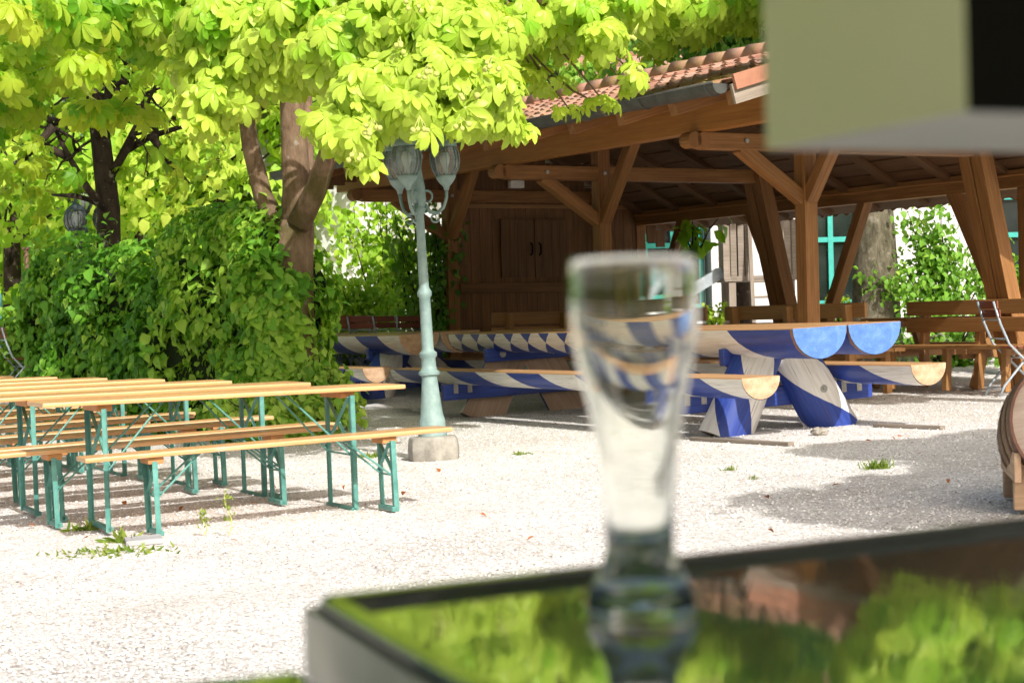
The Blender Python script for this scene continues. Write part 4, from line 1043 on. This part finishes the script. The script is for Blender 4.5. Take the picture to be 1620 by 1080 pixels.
# --- background trees
def back_tree(label, px, d, h, rad, crownmat, n, lsz, zlow, group='trees behind the beer garden', tint=.5, trunk_r=.16, barkm='bark_dark', name='broadleaf_tree'):
    X = (px-810)/F*d; g0 = gz(X, d); root = empty(name, (X, d, g0), label=label, cat='tree', group=group)
    b = MB(); limb(b, [(X, d, g0-.1), (X+.05, d, g0+h*.35), (X-.08, d+.1, g0+h*.7), (X, d, g0+h*.92)], trunk_r, trunk_r*.25, 10)
    P_, N_, S_, T_ = [], [], [], []
    nb = 22
    for i in range(nb):
        t = rnd.random(); zz = g0+zlow+(h-zlow)*t; rr = rad*math.sin(math.pi*(.12+.83*t))**.7; an = rnd.random()*6.28; rr2 = rr*rnd.uniform(.35, .9)
        c = Vector((X+math.cos(an)*rr2, d+math.sin(an)*rr2, zz)); limb(b, curve((X, d, max(g0+.8, zz-h*.16)), c, 4, .05), .04, .01, 5)
        m = n//nb; br = rad*rnd.uniform(.26, .48)
        p, off = in_ellipsoid(m, c, br, br, br*.75, .55)
        P_.append(p); N_.append(off+SUNV*.5+rng.normal(0, .45, (m, 3))); S_.append(lsz*rng.uniform(.6, 1.2, m)); T_.append(np.clip(tint+rnd.uniform(-.18, .18)+rng.normal(0, .15, m), 0, 1))
    b.build('trunk', MT[barkm], root, world=True, smooth=True)
    leaf_object('crown', MT[crownmat], root, np.concatenate(P_), np.concatenate(S_), np.concatenate(N_), OVATE, np.concatenate(T_)); return root
back_tree('sunlit pale green tree behind the left end of the hedge', 20, 30, 7.5, 2.7, 'backleaf', 5200, .20, .6, tint=.55)
back_tree('sunlit yellow green tree seen between the dark left trunk and the hedge top', 215, 31, 7.0, 2.5, 'backleaf', 5200, .20, .6, tint=.7)
back_tree('bright green tree behind the hedge, left of the big forked trunk', 350, 33, 7.5, 2.6, 'backleaf', 5200, .20, .6, tint=.62)
back_tree('bright green tree behind the big forked trunk', 475, 34.5, 8.0, 2.5, 'backleaf', 5200, .20, .6, tint=.55)
back_tree('tall green tree at the far left edge of the yard', -110, 33, 10.0, 3.4, 'backleaf', 5200, .22, .8, tint=.4)
back_tree('tall dark green tree far behind the left chestnut', 120, 44, 13, 4.6, 'darkleaf', 5600, .30, 1.5, tint=.8)
back_tree('tall dark green tree far behind the forked trunk', 400, 46, 13, 4.8, 'darkleaf', 5600, .30, 1.5, tint=.75)
back_tree('dark green tree rising behind the shelter roof beside the olive box', 1175, 29, 6.6, 1.9, 'darkleaf', 5200, .17, 3.6, tint=.75)
back_tree('green tree behind the shelter roof in the middle of the picture', 890, 30, 6.0, 1.3, 'shrubleaf', 2400, .16, 3.6, tint=.55)
back_tree('tall tree beyond the building, above the red roof', 1330, 48, 13.5, 4.2, 'darkleaf', 4200, .3, 5, tint=.9)
# thick trunk behind the shelter, its crown out of the picture
tX = P(1384, 480, 25.2); g0 = gz(tX.x, tX.y)
tr = empty('plane_tree', (tX.x, tX.y, g0), label='thick mossy tree trunk standing behind the shelter in front of the white wall', cat='tree')
b = MB(); b.tube([(tX.x-.02, tX.y, g0-.1), (tX.x, tX.y, g0+.25), (tX.x+.02, tX.y, g0+.8), (tX.x, tX.y, g0+1.8), (tX.x-.03, tX.y, g0+3.2), (tX.x, tX.y, g0+6)], [.42, .34, .31, .275, .25, .17], 18)
for i in range(6):
    a = i*1.05; limb(b, curve((tX.x, tX.y, g0+3.7+.3*i), (tX.x+2*math.cos(a), tX.y+2*math.sin(a), g0+5.6+.3*i), 5, .05), .09, .02, 7)
b.build('trunk', MT['bark_moss'], tr, world=True, smooth=True)
P_, N_ = [], []
for i in range(14):
    a = rnd.random()*6.28; c = (tX.x+rnd.uniform(.3, 2.2)*math.cos(a), tX.y+rnd.uniform(.3, 2.2)*math.sin(a), g0+rnd.uniform(4.6, 7.2)); p, off = in_ellipsoid(200, c, .9, .9, .6, .5); P_.append(p); N_.append(off+SUNV*.5+rng.normal(0, .4, (200, 3)))
P_ = np.concatenate(P_); N_ = np.concatenate(N_); leaf_object('crown', MT['darkleaf'], tr, P_, .17*rng.uniform(.7, 1.2, len(P_)), N_, OVATE, rng.random(len(P_)))
# shade tree beside the camera, right: throws the shade on the gravel
sr = empty('chestnut_tree', (6.6, 3.2, gz(6.6, 3.2)), label='horse chestnut to the right of the picture that shades the gravel by the barrel', cat='tree')
b = MB(); limb(b, [(6.6, 3.2, 0), (6.6, 3.25, 2), (6.5, 3.2, 4.2), (6.4, 3.3, 6.5)], .24, .08, 12)
BS = [(5.7, 4.6, 5.6, 1.1), (6.4, 5.4, 5.9, 1.0), (7.4, 4.4, 5.4, 1.2), (5.3, 3.4, 6.2, 1.0), (6.8, 3.4, 6.6, 1.2), (6.3, 6.2, 5.0, .9), (7.2, 6.6, 5.4, 1.1), (8.0, 5.6, 5.2, 1.1), (7.6, 7.6, 4.8, .9), (8.4, 7.0, 4.9, 1.0), (6.4, 8.2, 5.2, .8), (7.3, 9.0, 5.2, .8), (5.5, 7.4, 5.6, .7), (6.9, 7.6, 5.6, .8), (8.2, 8.6, 5.2, .9)]
P_, N_ = [], []
for x, y, z, r_ in BS:
    limb(b, curve((6.5, 3.25, 3.6), (x, y, z), 5, .08), .06, .015, 7); p, off = in_ellipsoid(230, (x, y, z), r_, r_, r_*.6, .4); P_.append(p); N_.append(off*.5+np.array([0, 0, 1.0])+rng.normal(0, .35, (230, 3)))
b.build('trunk', MT['bark'], sr, world=True, smooth=True)
P_ = np.concatenate(P_); N_ = np.concatenate(N_); leaf_object('crown', MT['chestnut'], sr, P_, .23*rng.uniform(.7, 1.15, len(P_)), N_, PALM, np.clip(.5+rng.normal(0, .2, len(P_)), 0, 1))

rr_ = empty('chestnut_tree', (5.7, 15.6, gz(5.7, 15.6)), label='horse chestnut beside the right end of the shelter, hidden above the olive box', cat='tree')
b = MB(); limb(b, [(5.7, 15.6, .2), (5.65, 15.6, 2), (5.5, 15.5, 4.0), (5.3, 15.5, 6.0)], .2, .07, 12)
B_R = [(1440, 60, 15.6, 90, 55, .7, 130, .2, .55), (1600, 40, 15.6, 100, 60, .7, 130, .2, .45), (1380, 0, 15.8, 100, 60, .7, 170, .2, .6), (1530, -40, 15.8, 110, 60, .8, 150, .2, .5), (1700, -20, 15.5, 120, 80, .9, 170, .2, .5), (1560, -190, 15.8, 200, 70, 1.1, 260, .22, .5), (1800, 60, 15.6, 100, 70, .8, 130, .2, .5)]
pts, nr, sz, ti, C = bough_leaves(B_R)
for c in C: limb(b, curve((5.5, 15.5, 4.0), c, 5, .06), .04, .01, 6)
b.build('trunk', MT['bark'], rr_, world=True, smooth=True)
leaf_object('crown', MT['chestnut'], rr_, pts, sz, nr, PALM, ti)
def added_tree_behind(x, y, h, rad, label):
    root = empty('broadleaf_tree', (x, y, gz(x, y)), label=label, cat='tree', group='unseen trees added behind the camera'); b = MB(); limb(b, [(x, y, gz(x, y)-.2), (x+.05, y, h*.5), (x, y, h*.9)], .2, .06, 10); P_, N_ = [], []
    for i in range(16):
        a = rnd.random()*6.28; c = (x+rad*rnd.uniform(.1, .85)*math.cos(a), y+rad*rnd.uniform(.1, .85)*math.sin(a), rnd.uniform(.8, h)); p, off = in_ellipsoid(130, c, rad*.45, rad*.45, rad*.4, .5); P_.append(p); N_.append(off+SUNV*.4+rng.normal(0, .5, (130, 3))); limb(b, curve((x, y, max(.5, c[2]-.8)), c, 4, .05), .04, .01, 5)
    b.build('trunk', MT['bark_dark'], root, world=True, smooth=True); P_ = np.concatenate(P_); N_ = np.concatenate(N_); P_[:, 2] = np.maximum(P_[:, 2], .3)
    leaf_object('crown', MT['shrubleaf'], root, P_, .30*rng.uniform(.6, 1.2, len(P_)), N_, OVATE, rng.random(len(P_)))
for i, (x, y, h) in enumerate(((-7.5, -11, 6.0), (-2.5, -13, 6.3), (2.6, -14.5, 6.0), (8.5, -13, 6.2), (-11, -4, 6.5), (13, -5, 6.0))):  # added out of view so the glass reflects green instead of sky
    added_tree_behind(x, y, h, 2.9, 'leafy tree added unseen behind the camera for green reflections in the glass')

def far_wood():
    P_, N_, S_ = [], [], []
    for x0, x1, y0, y1 in ((-75, -15, 60, 46), (-75, -70, 60, -40), (18, 80, 50, 60), (80, 75, 60, -40), (-70, 75, -55, -55)):
        L = math.hypot(x1-x0, y1-y0)
        for i in range(int(L/3.2)):
            t = rnd.random(); h = rnd.uniform(4, 9); c = (x0+(x1-x0)*t, y0+(y1-y0)*t, h*.5); p, off = in_ellipsoid(260, c, 3.4, 3.0, h*.55, .6); P_.append(p); N_.append(off+rng.normal(0, 1.2, (260, 3))); S_.append(rng.uniform(.5, 1.1, 260))
    P_ = np.concatenate(P_); P_[:, 2] = np.maximum(P_[:, 2], .2)
    o = leaf_object('far_wood', MT['darkleaf'], None, P_, np.concatenate(S_), np.concatenate(N_), RHOMB, rng.random(len(P_)))
    tag(o, 'far off belt of green woodland all round the yard behind the buildings', 'woodland', kind='stuff')
far_wood()

# ------------------------------------------------------------------ hedge
def make_hedge():
    pa = P(488, 560, 18.3); pb = P(85, 560, 23.2)
    A = Vector((pa.x, pa.y, 0)); B = Vector((pb.x, pb.y, 0)); ax = (B-A); L = ax.length; ax.normalize(); nr = Vector((ax.y, -ax.x, 0))
    if nr.y > 0: nr = -nr
    c = (A+B)/2; root = empty('hedge', (c.x, c.y, gz(c.x, c.y)), label='dense dark green leafy hedge behind the folding tables, right end tinted sunlit', cat='hedge')
    TH = .62
    def top(t): return 2.30-.35*t+.13*math.sin(t*9)+.10*math.sin(t*23+1)-.9*math.exp(-((t)/.07)**2)-.35*math.exp(-((1-t)/.1)**2)
    def bul(t, z): return .13*math.sin(t*17+z*2.1)+.10*math.sin(t*31-z*3.7)+.08*math.sin(t*7+z*5.3)
    def surf(t, z, side):
        """point on the hedge skin: side 1 = yard side"""
        H = top(t); f = math.sqrt(max(0, 1-(max(0, z/H-.72)/.28)**2)) if z/H > .72 else 1-.12*(1-z/H)
        en = min(1, math.sqrt(max(.02, min(t, 1-t)/.055)))
        p = A+ax*(L*t)+nr*side*((TH+bul(t, z))*f*en); return Vector((p.x, p.y, gz(p.x, p.y)+z))
    b = MB(); m, k = 40, 14                                                  # solid dark core standing in for the shaded inside
    for i in range(m+1):
        t = .06+.92*i/m
        for j in range(k+1):
            u = j/k; z = top(t)*(.90*(1-abs(2*u-1))); sd = .70*(1 if u < .5 else -1)
            q = surf(t, min(z, top(t)*.9), 1 if u < .5 else -1); cc = A+ax*(L*t); b.v.append(Vector((cc.x+(q.x-cc.x)*.72, cc.y+(q.y-cc.y)*.72, q.z-.05)))
    for i in range(m):
        for j in range(k): b.face((i*(k+1)+j, (i+1)*(k+1)+j, (i+1)*(k+1)+j+1, i*(k+1)+j+1), [(0, 0)]*4)
    for i in (0, m): b.face(tuple(i*(k+1)+j for j in range(k+1)), [(0, 0)]*(k+1))
    b.build('branches', MT['hedgecore'], root, world=True, smooth=True)  # this part is one closed dark shell, shade put into its colour
    PT, NR, SZ, TI = [], [], [], []
    for i in range(15500):
        t = rnd.random(); q = rnd.random()
        if q < .22: t = abs(rnd.gauss(0, .05)) if rnd.random() < .8 else 1-abs(rnd.gauss(0, .03))
        t = min(max(t, 0), 1); z = top(t)*rnd.random()**.9; side = 1 if rnd.random() < .82 else -1
        s = surf(t, z, side); dep = abs(rnd.gauss(0, .09)); out = nr*side
        if t < .04: out = out-ax*.8
        up = max(0, z/top(t)-.75)*3
        s = s-out*dep+Vector((0, 0, rnd.uniform(-.02, .05)))
        if math.sin(t*37+z*4.1)*math.sin(t*23-z*6.3) > .80 and rnd.random() < .75: continue
        if rnd.random() < .05 and z > top(t)*.75: s = s+out*rnd.uniform(0, .15)+Vector((0, 0, rnd.uniform(.05, .40)))
        PT.append(s); NR.append(out*.9+Vector((rnd.gauss(0, .38), rnd.gauss(0, .38), .55+up+rnd.gauss(0, .35)))); SZ.append(rnd.choice((.7, 1, 1, 1.25))*rnd.uniform(.065, .135)); TI.append(.5+.16*math.sin(t*19+z*2.7)+.12*math.sin(t*43-z*5)+rnd.gauss(0, .2)+(.34 if t < .34 else 0)-dep*1.2)  # right end tinted lighter, inner leaves darker: sun and shade in the tint
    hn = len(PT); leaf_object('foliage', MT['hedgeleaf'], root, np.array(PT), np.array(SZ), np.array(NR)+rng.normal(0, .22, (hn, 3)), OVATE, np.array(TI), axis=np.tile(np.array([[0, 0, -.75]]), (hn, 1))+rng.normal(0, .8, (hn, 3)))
make_hedge()

# ------------------------------------------------------------------ shrubs and plants
def shrub(name, label, px, d, w, h, n, lsz, mat_, base=None, tint=.5, stems=9, loose=.5, cat='shrub', group=None, zoff=0):
    X = (px-810)/F*d; g0 = gz(X, d) if base is None else base
    root = empty(name, (X, d, g0), label=label, cat=cat, group=group); b = MB(); P_, N_ = [], []
    for i in range(stems):
        a = rnd.random()*6.28; r_ = w*rnd.uniform(.15, 1); hh = h*rnd.uniform(.6, 1)*(1-.25*(r_/w)**2)
        tip = Vector((X+math.cos(a)*r_, d+math.sin(a)*r_*.6, g0+hh)); cv = curve((X+rnd.uniform(-.1, .1), d, g0-.05), tip, 7, .10, .05)
        limb(b, cv, .018, .004, 5)
        m = n//stems
        for q in range(m):
            t = rnd.uniform(.12, 1)*(len(cv)-1); i0 = min(int(t), len(cv)-2); p = cv[i0].lerp(cv[i0+1], t-i0)
            s = loose*w*.5; o = np.array([rnd.gauss(0, s*.5), rnd.gauss(0, s*.4), rnd.gauss(0, s*.35)]); P_.append(np.array(p)+o); N_.append(o/(s+.01)*.5+SUNV*.45+rng.normal(0, .5, 3)+np.array([0, 0, .3]))
    b.build('stems', MT['bark_dark'], root, world=True, smooth=True)
    P_ = np.array(P_); P_[:, 2] = np.maximum(P_[:, 2], g0+.03)
    leaf_object('foliage', MT[mat_], root, P_, lsz*rng.uniform(.6, 1.2, len(P_)), np.array(N_), OVATE, np.clip(tint+rng.normal(0, .2, len(P_)), 0, 1)); return root
shrub('shrub', 'leafy green shrub behind the row of brown chairs, left of the lamp post', 545, 26.6, 1.15, 1.45, 2400, .11, 'backleaf', tint=.35, stems=14)  # brighter leaf colour stands in for sunlight on this shaded shrub
shrub('shrub', 'loose bush with pale gaps just left of the stage wall', 668, 25.5, .55, 2.7, 700, .12, 'shrubleaf', tint=.55, stems=10)
shrub('shrub', 'tall pale green bush between the hedge end and the lamp post', 605, 27.5, .9, 2.7, 1700, .12, 'backleaf', tint=.45, stems=13, loose=.7)
shrub('climbing_shrub', 'dark climbing shrub hugging the corner post of the stage', 697, 24.3, .30, 2.6, 900, .10, 'darkleaf', tint=.6, stems=8, loose=.9)
shrub('shrub', 'airy green bush in front of the white wall, right of the mossy trunk', 1490, 25.0, 1.0, 2.05, 2600, .10, 'shrubleaf', tint=.4, stems=13, loose=.55)
shrub('shrub', 'small sunny bush at the foot of the teal framed window, left of the mossy trunk', 1338, 26.5, .26, .95, 420, .085, 'backleaf', tint=.6, stems=9)
shrub('shrub', 'small sunny plant beside the dark downpipe behind the shelter', 1135, 27.5, .22, .75, 260, .08, 'backleaf', tint=.6, stems=7)
shrub('shrub', 'green plants growing through the right end of the shelter', 1595, 21.6, .45, 1.6, 600, .10, 'shrubleaf', tint=.5, stems=9)
shrub('shrub', 'low leafy plants under the far right picnic table', 1500, 22.8, 1.2, .55, 900, .09, 'shrubleaf', tint=.35, stems=16)
shrub('shrub', 'light green weeds at the sunny foot of the hedge by the lamp post', 440, 17.4, .75, .55, 1100, .10, 'shrubleaf', tint=.85, stems=16)
shrub('shrub', 'light green bindweed at the right hand end of the hedge', 495, 17.9, .35, 1.0, 650, .10, 'shrubleaf', tint=.75, stems=10)
shrub('shrub', 'green undergrowth at the far left edge beyond the hedge', 20, 27.5, 1.6, 1.2, 1800, .12, 'shrubleaf', tint=.5, stems=18)
shrub('chestnut_sprig', 'leafy twig hanging under the back beam above the beer glass', 1110, 24.6, .4, .6, 40, .22, 'chestnut', base=2.02, tint=.45, stems=4, cat='twig')

# low stone edging behind the picnic table
q0 = P(1455, 540, 22.9); w = empty('stone_edging', (q0.x, q0.y, gz(q0.x, q0.y)), label='low row of rough field stones behind the far right picnic table', cat='wall')
m = MB()
for i in range(14):
    r_ = rnd.uniform(.10, .17); c = Vector((q0.x-1.2+i*.21, q0.y+.10*math.sin(i), gz(q0.x, q0.y)+rnd.choice((.1, .12, .28))))
    base = len(m.v); m.lathe([(r_*1.2*math.sin(math.pi*t/6), -r_*.8*math.cos(math.pi*t/6)) for t in range(7)], c, 9)
    for k_ in range(base, len(m.v)): m.v[k_] = m.v[k_]+Vector((rnd.uniform(-.014, .014), rnd.uniform(-.014, .014), rnd.uniform(-.014, .014)))
m.build('stones', MT['stone'], w, world=True, smooth=True)
# rusty pole and green mesh fence far left
q = P(46, 560, 26.5); po = empty('fence_post', (q.x, q.y, gz(q.x, q.y)), label='thin rusty brown post standing at the left end of the hedge', cat='post')
MB().tube([(0, 0, -.1), (.01, 0, 1.0), (.0, 0, 1.95)], .035, 8).build('pole', MT['iron'], po, smooth=True)
MB().box((0, 0, 1.95), (.09, .09, .03)).build('cap', MT['iron'], po)
q = P(3, 560, 27.5); fe = empty('mesh_fence', (q.x, q.y, gz(q.x, q.y)), label='green wire mesh fence at the far left edge of the picture', cat='fence')
m = MB()
for i in range(9): m.tube([(-2.4+i*.3, 0, 0), (-2.4+i*.3, 0, 1.2)], .006, 5)
for i in range(7): m.tube([(-2.4, .008, .1+i*.18), (0, .008, .1+i*.18)], .005, 5)
m.build('mesh', MT['teal'], fe); MB().tube([(0, 0, 0), (0, 0, 1.3)], .03, 8).build('post', MT['teal'], fe)

# ------------------------------------------------------------------ small things on the gravel
def tuft(label, px, py, w, h, n, name='grass_tuft', cat='grass tuft', flat=False):
    c = G(px, py); root = empty(name, c, label=label, cat=cat)
    pts = np.array([(c.x+rnd.gauss(0, w*.45), c.y+rnd.gauss(0, w*.35), 0) for _ in range(n)]); pts[:, 2] = [gz(x, y)-.01 for x, y in pts[:, :2]]
    axs = np.tile([[0, 0, 1.0]], (n, 1))+rng.normal(0, .55 if not flat else 1.4, (n, 3)); axs[:, 2] = np.abs(axs[:, 2])*(1 if not flat else .3)
    tv = np.array([(-.06, 0, 0), (.06, 0, 0), (.045, .6, .05), (-.045, .6, .05), (0, 1, .2)]); tf = [(0, 1, 2, 3), (3, 2, 4)]
    if flat: tv = tv*np.array([2.6, 1, 1])
    leaf_object('blades', MT['grass'], root, pts, h*rng.uniform(.5, 1.1, n), rng.normal(0, 1, (n, 3))+np.array([0, -.5, .3]), [(tv, tf)], rng.random(n), axis=axs, kind='stuff')
tuft('small bright green grass tuft on the shaded gravel, right of the glass', 1388, 738, .09, .075, 170)
tuft('tiny grass tuft on gravel beside the glass, left of the pair', 1155, 741, .05, .045, 60)
tuft('tiny grass tuft on gravel just right of the other tiny one', 1191, 755, .035, .035, 40)
tuft('patch of flat yellowish weeds in front of the nearest bench leg', 170, 872, .30, .05, 260, 'weed_patch', 'weeds', True)
tuft('small green rosette weed beside the grey slab under the bench', 198, 855, .07, .10, 40, 'weed', 'weed', True)
tuft('small flat weeds between the bench and the concrete lamp base', 590, 720, .16, .06, 90, 'weed_patch', 'weeds', True)
tuft('low weed on the open gravel right of the lamp base', 826, 716, .09, .04, 60, 'weed_patch', 'weeds', True)
tuft('low weeds by the leg foot of the nearest table at left', 130, 835, .10, .07, 60, 'weed_patch', 'weeds', True)
def weed_stalk(label, px, py, h):
    c = G(px, py); root = empty('weed_stalk', c, label=label, cat='weed'); b = MB(); cv = [c+Vector((.02*math.sin(i), 0, h*i/6)) for i in range(7)]; b.tube(cv, .003, 5)
    b.build('stem', MT['fruit'], root, world=True); n = 46; t = rng.uniform(.35, 1, n)
    pts = np.array([np.array(c)+np.array([rnd.gauss(0, .018), rnd.gauss(0, .018), h*a]) for a in t]); leaf_object('leaves', MT['grass'], root, pts, rng.uniform(.014, .03, n), rng.normal(0, 1, (n, 3))+SUNV, RHOMB, rng.uniform(.5, 1, n))
weed_stalk('taller thin weed stalk growing in front of the nearest bench', 362, 846, .26)
weed_stalk('shorter thin weed stalk growing in front of the nearest bench', 322, 846, .15)
c = G(228, 858); slab = empty('paving_slab', c, R(14), True, label='flat grey slab under the near leg of the front bench', cat='slab'); MB().box((0, .05, .008), (.20, .24, .03)).build('slab', MT['slate'], slab, bevel=.006)
for (xa, ya, xb, yb, lab) in ((1096, 694, 1252, 703, 'pale timber edging strip in the gravel by the white leg of the log table'), (1385, 673, 1492, 677, 'grey timber edging strip in the gravel, right of the blue leg')):
    a, b_ = G(xa, ya), G(xb, yb); e_ = empty('timber_edging', a, label=lab, cat='edging'); MB().beam(a+Vector((0, 0, .004)), b_+Vector((0, 0, .004)), .06, .03).build('board', MT['oldgrey'], e_, world=True, bevel=.005)
c = G(1297, 686); st = empty('stone', c, label='pale loose stone lying in front of the blue log table leg', cat='stone'); m = MB().lathe([(.07*math.sin(math.pi*t/6), -.035*math.cos(math.pi*t/6)) for t in range(7)], (0, 0, .02), 9); m.v = [v+Vector((rnd.uniform(-.012, .012), rnd.uniform(-.012, .012), rnd.uniform(-.008, .008))) for v in m.v]; m.build('stone_body', MT['stone'], st, smooth=False)
# dry leaves
lv, lf = ovate(3, .33, .5)
spots = [(290, 803), (195, 795), (398, 798), (365, 857), (508, 805), (640, 780), (692, 743), (845, 852), (930, 728), (1025, 690), (1275, 655), (1215, 840), (1210, 788), (1370, 699), (1410, 693), (1420, 692), (545, 770), (140, 852), (46, 833), (430, 770), (760, 815), (1330, 770), (1455, 720), (1500, 760), (700, 700), (960, 668), (880, 672)]
for px, py in spots:
    c = G(px, py); n = 1
    o = leaf_object('fallen_leaf', MT['dryleaf'], None, np.array([[c.x, c.y, c.z+.012]]), np.array([rnd.uniform(.03, .058)]), np.array([[rnd.gauss(0, .3), rnd.gauss(-.2, .3), 1.0]]), [(lv, lf)], np.array([rnd.random()]), axis=rng.normal(0, 1, (1, 3)))
    tag(o, 'small dry orange brown leaf lying on the gravel', 'leaf', 'dry leaves scattered on the gravel')

# ------------------------------------------------------------------ light
SUN_EL = math.asin(.62); SUN_AZ = math.atan2(.32, -.72)
w = bpy.data.worlds.new('World'); scene.world = w; w.use_nodes = True; nt = w.node_tree; nt.nodes.clear()
sky = nt.nodes.new('ShaderNodeTexSky'); sky.sky_type = 'NISHITA'; sky.sun_disc = False; sky.sun_elevation = SUN_EL; sky.sun_rotation = SUN_AZ; sky.air_density = 1.0; sky.dust_density = 8.5; sky.ozone_density = 1.0
bg = nt.nodes.new('ShaderNodeBackground'); bg.inputs[1].default_value = .15; ow = nt.nodes.new('ShaderNodeOutputWorld')
nt.links.new(sky.outputs[0], bg.inputs[0]); nt.links.new(bg.outputs[0], ow.inputs[0])
sun = bpy.data.lights.new('sun', 'SUN'); sun.energy = 5.0; sun.angle = R(.55); sun.color = (1, .965, .90)
so = bpy.data.objects.new('sun', sun); COL.objects.link(so); so.rotation_mode = 'QUATERNION'
so.rotation_quaternion = Vector((-.32, .72, -.62)).to_track_quat('-Z', 'Y')
scene.view_settings.view_transform = 'Standard'; scene.view_settings.look = 'None'; scene.view_settings.exposure = 0; scene.view_settings.gamma = 1
scene.cycles.max_bounces = 10; scene.cycles.transparent_max_bounces = 12; scene.cycles.transmission_bounces = 10; scene.cycles.glossy_bounces = 4; scene.cycles.diffuse_bounces = 4
